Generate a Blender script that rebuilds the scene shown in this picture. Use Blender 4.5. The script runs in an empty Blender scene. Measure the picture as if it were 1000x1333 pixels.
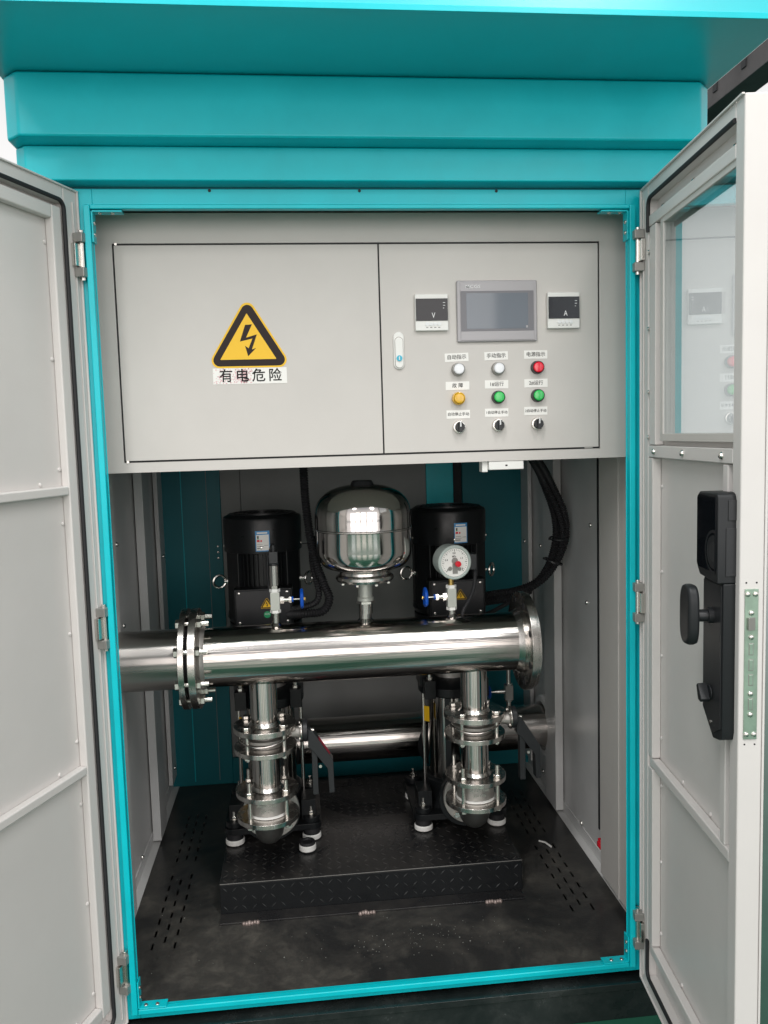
import bpy, bmesh, math, random
from mathutils import Vector, Matrix
random.seed(7)
R = math.radians
PI = math.pi
sc = bpy.context.scene
C = sc.collection

# ------------------------------------------------------------------ camera
cam_d = bpy.data.cameras.new("camera")
cam = bpy.data.objects.new("camera", cam_d)
C.objects.link(cam)
cam_d.sensor_fit = 'HORIZONTAL'
cam_d.sensor_width = 36
cam_d.lens = 1072.59 / 1000 * 36
cam_d.clip_start = 0.02
cam_d.clip_end = 200
_rot = Matrix.Rotation(-0.10426, 3, 'Z') @ Matrix.Rotation(0.0284952, 3, 'Y') @ Matrix.Rotation(-0.0927259, 3, 'X')
_bl = Matrix(((1, 0, 0), (0, 0, -1), (0, 1, 0)))
cam.matrix_world = Matrix.Translation((-0.19758, -2.12344, 1.50923)) @ (_rot @ _bl).to_4x4()
sc.camera = cam

# ------------------------------------------------------------------ world, lamps, exposure
w = bpy.data.worlds.new("World")
sc.world = w
w.use_nodes = True
wn = w.node_tree
bg = wn.nodes['Background']
bg.inputs[0].default_value = (0.93, 0.95, 0.97, 1)
bg.inputs[1].default_value = 0.84
# hall: bright round the horizon (open sides), dimmer roof
_wt = wn.nodes.new('ShaderNodeTexCoord')
_ws = wn.nodes.new('ShaderNodeSeparateXYZ')
_wr = wn.nodes.new('ShaderNodeValToRGB')
_wr.color_ramp.interpolation = 'EASE'
_wr.color_ramp.elements[0].position = 0.08
_wr.color_ramp.elements[0].color = (1.0, 0.985, 0.97, 1)
_wr.color_ramp.elements[1].position = 0.75
_wr.color_ramp.elements[1].color = (0.34, 0.36, 0.38, 1)
wn.links.new(_wt.outputs['Generated'], _ws.inputs[0])
wn.links.new(_ws.outputs['Z'], _wr.inputs[0])
wn.links.new(_wr.outputs[0], bg.inputs[0])


def area(name, loc, target, sx, sy, power, col=(1, 1, 1)):
    l = bpy.data.lights.new(name, 'AREA')
    l.shape = 'RECTANGLE'
    l.size = sx
    l.size_y = sy
    l.energy = power
    l.color = col
    o = bpy.data.objects.new(name, l)
    C.objects.link(o)
    o.location = loc
    d = Vector(target) - Vector(loc)
    o.rotation_euler = d.to_track_quat('-Z', 'Y').to_euler()
    return o


for _x, _p, _c in ((-4.3, 24, (0.94, 0.97, 1.0)), (-2.35, 30, (1.0, 0.92, 0.87)), (-0.45, 34, (1.0, 0.91, 0.86)), (1.5, 30, (1.0, 0.94, 0.90)), (3.4, 24, (0.95, 0.97, 1.0))):
    area("daylight_pane", (_x, -7.5, 2.2), (0.15 * _x, 0, 1.2), 1.35, 3.1, _p, _c)  # daylight split into made-up panes, shaped to reflect as upright strips
area("added_ceiling_strip", (-1.6, -3.2, 5.2), (-0.6, -1.6, 0), 0.5, 4.0, 105, (1, 0.99, 0.97))  # both strips are unseen lamps added for streak reflections and front brightness
area("added_ceiling_strip", (1.4, -3.6, 5.2), (0.6, -1.6, 0), 0.5, 4.0, 105, (1, 0.99, 0.97))
sc.view_settings.view_transform = 'Standard'
sc.view_settings.look = 'None'
sc.view_settings.exposure = 0.47
sc.view_settings.gamma = 1.0

# ------------------------------------------------------------------ materials
MATS = {}


def mat(name, col, rough=0.5, metal=0.0, bump=0.0, bscale=300.0, var=0.0, vscale=6.0, rvar=0.0, coat=0.0,
        spec=0.5, stretch=None, wave=0.0, emit=None, col2=None, transmission=0.0, ior=1.45, alpha=1.0):
    m = bpy.data.materials.new(name)
    m.use_nodes = True
    nt = m.node_tree
    b = nt.nodes['Principled BSDF']
    b.inputs['Base Color'].default_value = (*col, 1)
    b.inputs['Roughness'].default_value = rough
    b.inputs['Metallic'].default_value = metal
    b.inputs['Specular IOR Level'].default_value = spec
    b.inputs['Coat Weight'].default_value = coat
    b.inputs['Coat Roughness'].default_value = 0.28 if 'teal' in name else 0.04
    b.inputs['Transmission Weight'].default_value = transmission
    b.inputs['IOR'].default_value = ior
    tc = nt.nodes.new('ShaderNodeTexCoord')
    mp = nt.nodes.new('ShaderNodeMapping')
    nt.links.new(tc.outputs['Object'], mp.inputs['Vector'])
    if stretch:
        mp.inputs['Scale'].default_value = stretch
    if var > 0 or rvar > 0 or col2:
        n = nt.nodes.new('ShaderNodeTexNoise')
        n.inputs['Scale'].default_value = vscale
        n.inputs['Detail'].default_value = 6
        n.inputs['Roughness'].default_value = 0.62
        nt.links.new(mp.outputs[0], n.inputs['Vector'])
        if var > 0 or col2:
            r = nt.nodes.new('ShaderNodeValToRGB')
            c2 = col2 if col2 else tuple(min(1, c * (1 + var)) for c in col)
            c1 = col if col2 else tuple(c * (1 - var) for c in col)
            r.color_ramp.elements[0].color = (*c1, 1)
            r.color_ramp.elements[1].color = (*c2, 1)
            r.color_ramp.elements[0].position = 0.35
            r.color_ramp.elements[1].position = 0.68
            nt.links.new(n.outputs[0], r.inputs[0])
            nt.links.new(r.outputs[0], b.inputs['Base Color'])
        if rvar > 0:
            mr = nt.nodes.new('ShaderNodeMapRange')
            mr.inputs['From Min'].default_value = 0.3
            mr.inputs['From Max'].default_value = 0.7
            mr.inputs['To Min'].default_value = max(0.02, rough - rvar)
            mr.inputs['To Max'].default_value = min(1, rough + rvar)
            nt.links.new(n.outputs[0], mr.inputs[0])
            nt.links.new(mr.outputs[0], b.inputs['Roughness'])
    if bump > 0:
        n2 = nt.nodes.new('ShaderNodeTexNoise')
        n2.inputs['Scale'].default_value = bscale
        n2.inputs['Detail'].default_value = 3
        nt.links.new(mp.outputs[0], n2.inputs['Vector'])
        bp = nt.nodes.new('ShaderNodeBump')
        bp.inputs['Strength'].default_value = bump
        bp.inputs['Distance'].default_value = 0.002
        nt.links.new(n2.outputs[0], bp.inputs['Height'])
        nt.links.new(bp.outputs[0], b.inputs['Normal'])
        if wave > 0:
            n3 = nt.nodes.new('ShaderNodeTexNoise')
            n3.inputs['Scale'].default_value = 3.5
            n3.inputs['Detail'].default_value = 1
            nt.links.new(mp.outputs[0], n3.inputs['Vector'])
            b3 = nt.nodes.new('ShaderNodeBump')
            b3.inputs['Strength'].default_value = wave
            b3.inputs['Distance'].default_value = 0.02
            nt.links.new(n3.outputs[0], b3.inputs['Height'])
            nt.links.new(b3.outputs[0], bp.inputs['Normal'])
    if emit:
        b.inputs['Emission Color'].default_value = (*emit[0], 1)
        b.inputs['Emission Strength'].default_value = emit[1]
    MATS[name] = m
    return m


M_TEAL = mat("teal_paint", (0.000, 0.520, 0.590), 0.36, spec=0.4, coat=0.15, wave=0.22, bump=0.05, bscale=420, var=0.07, vscale=5, rvar=0.06)
M_TEAL_ROOF = mat('teal_roof_gloss', (0.0, 0.520, 0.590), 0.34, spec=0.6, coat=0.9, wave=0.22, bump=0.05, bscale=420, var=0.05, vscale=3)
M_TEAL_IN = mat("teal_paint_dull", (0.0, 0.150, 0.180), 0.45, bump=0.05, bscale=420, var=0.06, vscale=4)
M_GREY = mat("light_grey_powder_coat", (0.575, 0.545, 0.515), 0.40, spec=0.4, wave=0.16, bump=0.10, bscale=900, var=0.025, vscale=5)
M_DOOR = mat("pale_grey_powder_coat", (0.640, 0.612, 0.592), 0.40, spec=0.4, wave=0.16, bump=0.08, bscale=900, var=0.02, vscale=4)
M_INT = mat("grey_inner_sheet", (0.64, 0.635, 0.625), 0.33, wave=0.2, bump=0.04, bscale=500, var=0.08, vscale=3, rvar=0.06)
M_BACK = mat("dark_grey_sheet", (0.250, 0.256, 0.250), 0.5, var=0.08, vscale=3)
M_BLACK = mat("black_paint", (0.008, 0.009, 0.010), 0.35, spec=0.35, bump=0.15, bscale=300, rvar=0.08, vscale=20)
M_RUBBER = mat("black_rubber", (0.016, 0.016, 0.018), 0.62, bump=0.1, bscale=200)
M_BPLAST = mat("black_plastic", (0.018, 0.019, 0.021), 0.38, bump=0.05, bscale=600)
M_DPLAST = mat("dark_grey_plastic", (0.013, 0.0145, 0.016), 0.42, spec=0.35, bump=0.05, bscale=800)
M_PIANO = mat("gloss_black_panel", (0.006, 0.007, 0.009), 0.05)
M_STEEL = mat("polished_stainless", (0.49, 0.46, 0.435), 0.15, 1.0, bump=0.26, bscale=170, rvar=0.05, vscale=14, stretch=(0.02, 1, 1))
M_STEELR = mat("duller_stainless", (0.54, 0.51, 0.485), 0.32, 1.0, bump=0.04, bscale=170, rvar=0.06, vscale=14, stretch=(0.02, 1, 1))
M_STEELV = mat("polished_stainless_upright", (0.53, 0.50, 0.475), 0.13, 1.0, bump=0.03, bscale=170, rvar=0.05, vscale=14, stretch=(1, 1, 0.02))


def brushed(m, ax, an, rot=0.0):
    nt = m.node_tree
    b = nt.nodes['Principled BSDF']
    t = nt.nodes.new('ShaderNodeTangent')
    t.direction_type = 'RADIAL'
    t.axis = ax
    nt.links.new(t.outputs[0], b.inputs['Tangent'])
    b.inputs['Anisotropic'].default_value = an
    b.inputs['Anisotropic Rotation'].default_value = rot


brushed(M_STEEL, 'X', 0.9, 0.25)
brushed(M_STEELR, 'X', 1.0, 0.25)
brushed(M_STEELV, 'Z', 0.8, 0.25)
M_TANK = mat("mirror_stainless", (0.62, 0.575, 0.55), 0.09, 1.0, bump=0.03, bscale=7, rvar=0.03, vscale=8)
M_CAST = mat("cast_stainless", (0.42, 0.40, 0.375), 0.50, 0.85, bump=0.5, bscale=260, rvar=0.1, vscale=30)
M_FLANGE = mat("machined_stainless", (0.56, 0.53, 0.50), 0.24, 1.0, bump=0.06, bscale=150, rvar=0.08, vscale=30)
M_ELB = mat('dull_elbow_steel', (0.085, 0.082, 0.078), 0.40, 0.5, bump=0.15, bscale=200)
M_ZINC = mat("bright_bolt_steel", (0.68, 0.66, 0.62), 0.25, 1.0, bump=0.1, bscale=400)
M_ZGREY = mat("zinc_grey", (0.34, 0.33, 0.31), 0.42, 0.6)
M_VALVE = mat("grey_valve_block", (0.46, 0.47, 0.43), 0.45, 0.55, bump=0.1, bscale=500)
M_WHITE = mat("white_plastic", (0.78, 0.77, 0.74), 0.38)
M_PAPER = mat("white_sticker_paper", (0.84, 0.82, 0.785), 0.55)
M_INK = mat("black_ink", (0.012, 0.012, 0.012), 0.6, spec=0.2)
M_INKG = mat("white_ink", (0.75, 0.75, 0.75), 0.5)
M_YEL = mat("warning_yellow", (0.85, 0.50, 0.012), 0.42)
M_BRN = mat("warning_dark_band", (0.030, 0.021, 0.020), 0.55, spec=0.2)
M_BLUE = mat("blue_enamel", (0.006, 0.075, 0.42), 0.3)
M_RED = mat("red_plastic", (0.70, 0.012, 0.03), 0.35)
M_BRASS = mat("brass", (0.62, 0.42, 0.14), 0.28, 1.0)
M_HMI = mat("silver_bezel", (0.36, 0.345, 0.355), 0.38, 0.15)
M_HMID = mat("darker_bezel_band", (0.17, 0.165, 0.18), 0.35)
M_LCD = mat("switched_off_screen", (0.15, 0.17, 0.20), 0.06)  # base lightened: the hall's reflection is put into the screen colour
M_METER = mat("meter_window", (0.022, 0.022, 0.026), 0.12, spec=0.3)
M_SBLUE = mat("sticker_blue", (0.06, 0.28, 0.58), 0.4)
M_SGRN = mat("sticker_green", (0.02, 0.30, 0.12), 0.4)
M_CYAN = mat("cyan_cap", (0.03, 0.42, 0.58), 0.35)
M_PLATE = mat("lock_face_plate", (0.40, 0.52, 0.42), 0.30, 0.85, var=0.12, vscale=30)
M_LW = mat("clear_lens", (0.78, 0.78, 0.80), 0.18, coat=0.5)
M_LR = mat("red_lens", (0.78, 0.006, 0.03), 0.18, coat=0.5)
M_LY = mat("amber_lens", (0.72, 0.40, 0.015), 0.22, coat=0.5)
M_LG = mat("green_lens", (0.03, 0.50, 0.10), 0.2, coat=0.5)
M_SMUDGE = mat("pink_stamp_ink", (0.70, 0.34, 0.38), 0.6)
M_GREENF = mat("green_floor_paint", (0.022, 0.105, 0.066), 0.16, bump=0.008, bscale=40, var=0.18, vscale=2.5, rvar=0.1)
M_GIRD = mat("weathered_brown_steel", (0.075, 0.066, 0.066), 0.6, var=0.25, vscale=5, bump=0.2, bscale=60)
M_HALL = mat("white_hall_wall", (0.80, 0.80, 0.80), 0.6)

# floor sheets: dusty scuffed black paint
def dusty(name, base, dust, rough, tread=False):
    m = mat(name, base, rough, bump=0.12, bscale=120)
    nt = m.node_tree
    b = nt.nodes['Principled BSDF']
    tc = [n for n in nt.nodes if n.bl_idname == 'ShaderNodeTexCoord'][0]

    def noise(s, det, lo, hi):
        n = nt.nodes.new('ShaderNodeTexNoise')
        n.inputs['Scale'].default_value = s
        n.inputs['Detail'].default_value = det
        n.inputs['Roughness'].default_value = 0.65
        n.inputs['Distortion'].default_value = 0.6
        nt.links.new(tc.outputs['Object'], n.inputs['Vector'])
        r = nt.nodes.new('ShaderNodeMapRange')
        r.inputs['From Min'].default_value = lo
        r.inputs['From Max'].default_value = hi
        nt.links.new(n.outputs[0], r.inputs[0])
        return r
    a = noise(3.2, 8, 0.42, 0.80)
    c = noise(22, 9, 0.45, 0.85)
    mu = nt.nodes.new('ShaderNodeMath')
    mu.operation = 'MULTIPLY_ADD'
    nt.links.new(a.outputs[0], mu.inputs[0])
    nt.links.new(c.outputs[0], mu.inputs[1])
    mu2 = nt.nodes.new('ShaderNodeMath')
    mu2.operation = 'MULTIPLY'
    mu2.inputs[1].default_value = 0.45
    nt.links.new(a.outputs[0], mu2.inputs[0])
    nt.links.new(mu2.outputs[0], mu.inputs[2])
    mx = nt.nodes.new('ShaderNodeMixRGB')
    mx.inputs[1].default_value = (*base, 1)
    mx.inputs[2].default_value = (*dust, 1)
    nt.links.new(mu.outputs[0], mx.inputs[0])
    nt.links.new(mx.outputs[0], b.inputs['Base Color'])
    rr = nt.nodes.new('ShaderNodeMapRange')
    rr.inputs['To Min'].default_value = rough - 0.08
    rr.inputs['To Max'].default_value = rough + 0.25
    nt.links.new(mu.outputs[0], rr.inputs[0])
    nt.links.new(rr.outputs[0], b.inputs['Roughness'])
    return m


M_FLOOR = dusty("scuffed_black_floor", (0.022, 0.022, 0.022), (0.16, 0.147, 0.125), 0.36)
M_TREAD = dusty("black_tread_plate", (0.013, 0.013, 0.014), (0.075, 0.068, 0.060), 0.34)
M_WELD = mat('weld_metal', (0.30, 0.24, 0.22), 0.45, 0.6, bump=0.5, bscale=200)
M_TREADHI = mat('highlit_worn_treads', (0.040, 0.042, 0.042), 0.3, 0.3)  # front treads: pale highlights put into the colour, along with edge wear
M_WORNT = mat('worn_tread_top', (0.055, 0.053, 0.050), 0.3, 0.2)
M_PLINTH = dusty("black_plinth_paint", (0.010, 0.014, 0.014), (0.055, 0.060, 0.058), 0.22)

M_GLASS = bpy.data.materials.new("window_glass")
M_GLASS.use_nodes = True
_nt = M_GLASS.node_tree
_nt.nodes.clear()
_o = _nt.nodes.new('ShaderNodeOutputMaterial')
_t = _nt.nodes.new('ShaderNodeBsdfTransparent')
_t.inputs[0].default_value = (0.76, 0.79, 0.79, 1)
_g = _nt.nodes.new('ShaderNodeBsdfGlossy')
_g.inputs['Roughness'].default_value = 0.01
_g.inputs[0].default_value = (0.95, 0.97, 1, 1)
_lw = _nt.nodes.new('ShaderNodeLayerWeight')
_lw.inputs[0].default_value = 0.5
_p = _nt.nodes.new('ShaderNodeMath')
_p.operation = 'POWER'
_p.inputs[1].default_value = 5.0
_nt.links.new(_lw.outputs['Facing'], _p.inputs[0])
_f = _nt.nodes.new('ShaderNodeMath')
_f.operation = 'MULTIPLY_ADD'
_f.inputs[1].default_value = 1.0
_f.inputs[2].default_value = 0.17
_nt.links.new(_p.outputs[0], _f.inputs[0])
_m = _nt.nodes.new('ShaderNodeMixShader')
_nt.links.new(_f.outputs[0], _m.inputs[0])
_nt.links.new(_t.outputs[0], _m.inputs[1])
_nt.links.new(_g.outputs[0], _m.inputs[2])
_nt.links.new(_m.outputs[0], _o.inputs[0])


# ------------------------------------------------------------------ mesh building
class MB:
    def __init__(s):
        s.v = []
        s.f = []
        s.m = []
        s.mi = 0
        s.T = Matrix.Identity(4)

    def add(s, vs, fs):
        o = len(s.v)
        s.v += [s.T @ Vector(p) for p in vs]
        s.f += [tuple(i + o for i in f) for f in fs]
        s.m += [s.mi] * len(fs)
        return s

    def box(s, x0, x1, y0, y1, z0, z1):
        if x0 > x1: x0, x1 = x1, x0
        if y0 > y1: y0, y1 = y1, y0
        if z0 > z1: z0, z1 = z1, z0
        return s.add([(x0, y0, z0), (x1, y0, z0), (x1, y1, z0), (x0, y1, z0), (x0, y0, z1), (x1, y0, z1), (x1, y1, z1), (x0, y1, z1)],
                     [(0, 3, 2, 1), (4, 5, 6, 7), (0, 1, 5, 4), (1, 2, 6, 5), (2, 3, 7, 6), (3, 0, 4, 7)])

    def lathe(s, prof, c=(0, 0, 0), ax='Z', n=32, cap=True, a0=0.0, a1=2 * PI):
        # prof: list of (r, h) along axis
        full = abs(a1 - a0 - 2 * PI) < 1e-6
        k = n if full else n + 1
        vs = []
        for r, h in prof:
            for i in range(k):
                a = a0 + (a1 - a0) * i / n
                p = (r * math.cos(a), r * math.sin(a), h)
                if ax == 'X': p = (p[2], p[0], p[1])
                elif ax == 'Y': p = (p[1], p[2], p[0])
                vs.append((p[0] + c[0], p[1] + c[1], p[2] + c[2]))
        fs = []
        for j in range(len(prof) - 1):
            for i in range(n):
                i2 = (i + 1) % k
                fs.append((j * k + i, j * k + i2, (j + 1) * k + i2, (j + 1) * k + i))
        if cap and full:
            if prof[0][0] > 1e-5: fs.append(tuple(range(k - 1, -1, -1)))
            if prof[-1][0] > 1e-5: fs.append(tuple((len(prof) - 1) * k + i for i in range(k)))
        return s.add(vs, fs)

    def cyl(s, r, h0, h1, c=(0, 0, 0), ax='Z', n=32, bev=0.0):
        if bev > 0:
            return s.lathe([(r - bev, h0), (r, h0 + bev), (r, h1 - bev), (r - bev, h1)], c, ax, n)
        return s.lathe([(r, h0), (r, h1)], c, ax, n)

    def ring(s, r0, r1, h0, h1, c=(0, 0, 0), ax='Z', n=32):
        return s.lathe([(r0, h0), (r1, h0), (r1, h1), (r0, h1), (r0, h0)], c, ax, n, cap=False)

    def tube(s, pts, r, n=10, cap=True, closed=False):
        pts = [Vector(p) for p in pts]
        vs, fs = [], []
        up = Vector((0, 0, 1))
        N = len(pts)
        prev = None
        for i, p in enumerate(pts):
            if closed:
                d = (pts[(i + 1) % N] - pts[i - 1]).normalized()
            else:
                d = (pts[min(i + 1, N - 1)] - pts[max(i - 1, 0)]).normalized()
            if prev is None:
                a = d.cross(up)
                if a.length < 1e-3: a = d.cross(Vector((1, 0, 0)))
            else:
                a = prev - d * prev.dot(d)
            a.normalize()
            prev = a
            b = d.cross(a)
            rr = r[i] if isinstance(r, (list, tuple)) else r
            for k in range(n):
                t = 2 * PI * k / n
                vs.append(p + a * (rr * math.cos(t)) + b * (rr * math.sin(t)))
        for i in range(N if closed else N - 1):
            for k in range(n):
                k2 = (k + 1) % n
                i2 = (i + 1) % N
                fs.append((i * n + k, i * n + k2, i2 * n + k2, i2 * n + k))
        if cap and not closed:
            fs.append(tuple(range(n - 1, -1, -1)))
            fs.append(tuple((N - 1) * n + k for k in range(n)))
        return s.add(vs, fs)

    def prism(s, poly, h0, h1, ax='Y'):
        # poly in the plane across ax
        def P(a, b, h):
            return {'Y': (a, h, b), 'Z': (a, b, h), 'X': (h, a, b)}[ax]
        n = len(poly)
        vs = [P(a, b, h0) for a, b in poly] + [P(a, b, h1) for a, b in poly]
        fs = [tuple(range(n)), tuple(range(2 * n - 1, n - 1, -1))]
        for i in range(n):
            j = (i + 1) % n
            fs.append((i, i + n, j + n, j))
        return s.add(vs, fs)

    def sphere(s, r, c=(0, 0, 0), n=12, m=8, sc_=(1, 1, 1)):
        prof = [(max(1e-6, r * math.sin(PI * i / m)), -r * math.cos(PI * i / m)) for i in range(m + 1)]
        o = len(s.v)
        s.lathe([(a * 1, h * sc_[2]) for a, h in prof], c, 'Z', n, cap=False)
        return s

    def mesh(s, name, mats, smooth=32):
        me = bpy.data.meshes.new(name)
        me.from_pydata([tuple(v) for v in s.v], [], s.f)
        if not isinstance(mats, (list, tuple)): mats = [mats]
        for m_ in mats: me.materials.append(m_)
        if len(mats) > 1:
            me.polygons.foreach_set('material_index', s.m)
        bm = bmesh.new()
        bm.from_mesh(me)
        bmesh.ops.recalc_face_normals(bm, faces=bm.faces)
        bm.to_mesh(me)
        bm.free()
        if smooth:
            me.polygons.foreach_set('use_smooth', [True] * len(me.polygons))
            me.set_sharp_from_angle(angle=R(smooth))
        me.update()
        return me


def link(name, me, parent=None, loc=(0, 0, 0), rot=(0, 0, 0), label=None, bev=0, kind=None):
    o = bpy.data.objects.new(name, me)
    C.objects.link(o)
    o.location = loc
    o.rotation_euler = rot
    if parent: o.parent = parent
    if label: o['label'] = label
    if kind: o['kind'] = kind
    if bev:
        b = o.modifiers.new('edge', 'BEVEL')
        b.width = bev
        b.segments = 2
        b.limit_method = 'ANGLE'
        b.angle_limit = R(40)
        b.harden_normals = True
    return o


def part(name, mb, mats, parent=None, loc=(0, 0, 0), rot=(0, 0, 0), label=None, bev=0, kind=None, smooth=32):
    return link(name, mb.mesh(name, mats, smooth), parent, loc, rot, label, bev, kind)


def thing(name, label, cat, loc=(0, 0, 0), rz=0, group=None):
    o = bpy.data.objects.new(name, None)
    o.empty_display_size = 0.05
    C.objects.link(o)
    o.location = loc
    o.rotation_euler = (0, 0, rz)
    o['label'] = label
    o['category'] = cat
    if group: o['group'] = group
    return o


def tag(o, label, cat, group=None):
    o['label'] = label
    o['category'] = cat
    if group: o['group'] = group
    return o


def copy_tree(o, parent=None):
    c = o.copy()
    C.objects.link(c)
    if parent: c.parent = parent
    for ch in list(o.children): copy_tree(ch, c)
    return c


def box(x0, x1, y0, y1, z0, z1):
    return MB().box(x0, x1, y0, y1, z0, z1)


_tcache = {}


def text_mesh(s, size, m_, depth=0.0004):
    k = (s, size, m_.name)
    if k in _tcache: return _tcache[k]
    cu = bpy.data.curves.new('lettering', 'FONT')
    cu.body = s
    cu.size = size
    cu.align_x = 'CENTER'
    cu.align_y = 'CENTER'
    cu.extrude = depth / 2
    cu.offset = size * (0.012 if size > 0.02 else 0.004)
    cu.resolution_u = 3
    o = bpy.data.objects.new('lettering', cu)
    C.objects.link(o)
    dg = bpy.context.evaluated_depsgraph_get()
    me = bpy.data.meshes.new_from_object(o.evaluated_get(dg))
    bpy.data.objects.remove(o)
    me.materials.clear()
    me.materials.append(m_)
    _tcache[k] = me
    return me


def text(s, size, m_, parent, x, y, z, name='lettering', rot=(PI / 2, 0, 0), sx=1.0):
    o = link(name, text_mesh(s, size, m_), parent, (x, y, z), rot)
    o.scale = (sx, 1, 1)
    return o


# shared small hardware ------------------------------------------------
def hexmb(r, h0, h1, mb=None, ax='Z', c=(0, 0, 0)):
    mb = mb or MB()
    return mb.lathe([(r - 0.0012, h0), (r, h0 + 0.0012), (r, h1 - 0.0012), (r - 0.0012, h1)], c, ax, 6)


def bolt_mesh(name, r, length, head=0.010, nutpos=None, over=0.02, rod=None):
    """bolt along +Z: head below z=0, nut at z=length, thread sticks out by 'over'"""
    mb = MB()
    hexmb(r, -head, 0, mb)
    mb.cyl(r * 0.52, -0.001, length + over, n=10)
    hexmb(r, length, length + head * 0.95, mb)
    mb.cyl(r * 0.95, length - 0.002, length, n=14)
    n = int(over / 0.003)
    for i in range(max(0, n - 3)):
        z = length + head + 0.001 + i * 0.003
        if z + 0.0015 < length + over: mb.ring(r * 0.5, r * 0.58, z, z + 0.0012, n=10)
    return mb.mesh(name, M_ZINC)


SCREW = MB().lathe([(0.0055, 0), (0.0055, 0.0012), (0.0042, 0.0030), (0.0018, 0.0038), (0.0, 0.0038)], n=10, cap=False).mesh('screw', M_ZINC)
RIVET_W = MB().lathe([(0.0055, 0), (0.0048, 0.0022), (0.0022, 0.0038), (0.0, 0.0040)], n=10, cap=False).mesh('rivet', M_DOOR)
SCREW_BIG = MB().lathe([(0.008, 0), (0.008, 0.002), (0.0055, 0.006), (0.002, 0.007), (0.0, 0.007)], n=12, cap=False).mesh('screw', M_ZINC)


def screw(parent, p, axis, me=None, name='screw'):
    rots = {'-Y': (PI / 2, 0, 0), '+Y': (-PI / 2, 0, 0), '+X': (0, PI / 2, 0), '-X': (0, -PI / 2, 0), '+Z': (0, 0, 0), '-Z': (PI, 0, 0)}
    return link(name, me or SCREW, parent, p, rots[axis])


# ------------------------------------------------------------------ ground and surroundings
GZ = -0.14
o = part('workshop_floor', box(-45, 45, -45, 45, GZ - 0.1, GZ), M_GREENF, kind='structure')
g = thing('slotted_girder', 'dark brown steel girder with slots above the right door', 'girder', (1.75, 0, 0))
mb = MB()
# long beam running away along y, built round its slots
part('beam', MB().box(-0.02, 0.10, -0.9, 4.5, 2.955, 3.36), M_GIRD, g, bev=0.004)
for i in range(14):
    part('slot', box(-0.026, -0.0205, -0.62 + i * 0.24, -0.585 + i * 0.24, 3.005, 3.065), M_RUBBER, g)
part('hanger', MB().box(0.13, 0.22, 1.85, 1.95, 2.80, 3.36), M_GIRD, g, bev=0.004)

# ------------------------------------------------------------------ cabinet
cab = thing('pump_cabinet', 'tall teal steel cabinet with open pale grey doors standing on the green floor', 'cabinet', (0, 0, GZ))
cab.location = (0, 0, 0)
X0 = 0.705
mb = MB()
# front frame: jambs, head, sill
mb.box(-0.85, -0.672, 0.0, 0.003, -0.02, 2.125)
mb.box(0.672, 0.826, 0.0, 0.003, -0.02, 2.125)
mb.box(-0.672, 0.672, 0.0, 0.003, 2.074, 2.125)
mb.box(-0.672, 0.672, 0.0, 0.012, -0.02, 0.012)
part('front_frame', mb, M_TEAL, cab, bev=0.0015)
# raised bead round the opening (each side its own strip)
for nm, b in (('l', (-0.690, -0.674, -0.022, 0.0, 0.003, 2.083)), ('r', (0.674, 0.690, -0.022, 0.0, 0.003, 2.083)),
              ('t', (-0.674, 0.674, -0.022, 0.0, 2.072, 2.083)), ('b', (-0.674, 0.674, -0.018, 0.0, 0.001, 0.016))):
    part('frame_bead', box(*b), M_TEAL, cab, bev=0.003)
for sx in (-1, 1):
    for z, dz in ((2.070, -1), (0.0165, 1)):
        b = part('corner_bracket', MB().box(sx * 0.673, sx * 0.600, -0.018, 0.012, z, z + dz * 0.004)
                 .box(sx * 0.673, sx * 0.669, -0.018, 0.012, z, z + dz * 0.075), M_TEAL, cab, bev=0.001)
        ax = '-Z' if dz < 0 else '+Z'
        for x in (0.655, 0.625):
            screw(b, (sx * x, -0.006, z + dz * 0.004), ax)
        for q in (0.028, 0.055):
            screw(b, (sx * 0.669, -0.006, z + dz * q), '-X' if sx > 0 else '+X')

# cornice: lower band, upper band with chamfered corners, roof
def chamfer_bar(xl, x, y0, ch, z0, z1, yb=0.5):
    return MB().prism([(xl, yb), (xl, y0 + ch), (xl + ch, y0), (x - ch, y0), (x, y0 + ch), (x, yb)], z0, z1, 'Z')


part('lower_cornice', chamfer_bar(-0.839, 0.845, -0.040, 0.028, 2.133, 2.213), M_TEAL, cab, bev=0.004)
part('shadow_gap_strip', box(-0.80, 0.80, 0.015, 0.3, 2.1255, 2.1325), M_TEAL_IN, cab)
part('upper_cornice', chamfer_bar(-0.842, 0.862, -0.100, 0.038, 2.2135, 2.3565), M_TEAL, cab, bev=0.007)
for x in (-0.39, -0.02, 0.33):
    part('drain_hole', MB().cyl(0.0038, -0.0005, 0.002, (x, 0, 2.121), 'Y', 12), M_RUBBER, cab).location = (0, -0.0012, 0)
rf = part('roof_canopy', MB().box(-0.85, 0.872, -0.408, 1.7, 2.358, 2.60), M_TEAL_ROOF, cab, bev=0.004)
part('canopy_lip', MB().box(-0.852, 0.873, -0.412, -0.408, 2.352, 2.364), M_TEAL, cab, bev=0.001)

# side skins
part('side_skin', box(-0.852, -0.848, 0.004, 1.55, -0.02, 2.13), M_TEAL, cab)
part('side_skin', box(0.822, 0.826, 0.004, 1.55, -0.02, 2.13), M_TEAL, cab)
part('ceiling_panel', box(-0.848, 0.822, 0.05, 1.55, 2.10, 2.12), M_INT, cab)

# plinth
part('plinth', MB().box(-0.95, 1.05, -0.030, 1.55, GZ, -0.0365), M_PLINTH, cab, bev=0.002)
part('plinth_lip', MB().box(-0.95, 1.05, -0.034, -0.0305, -0.052, -0.034), M_PLINTH, cab, bev=0.0008)

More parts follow.
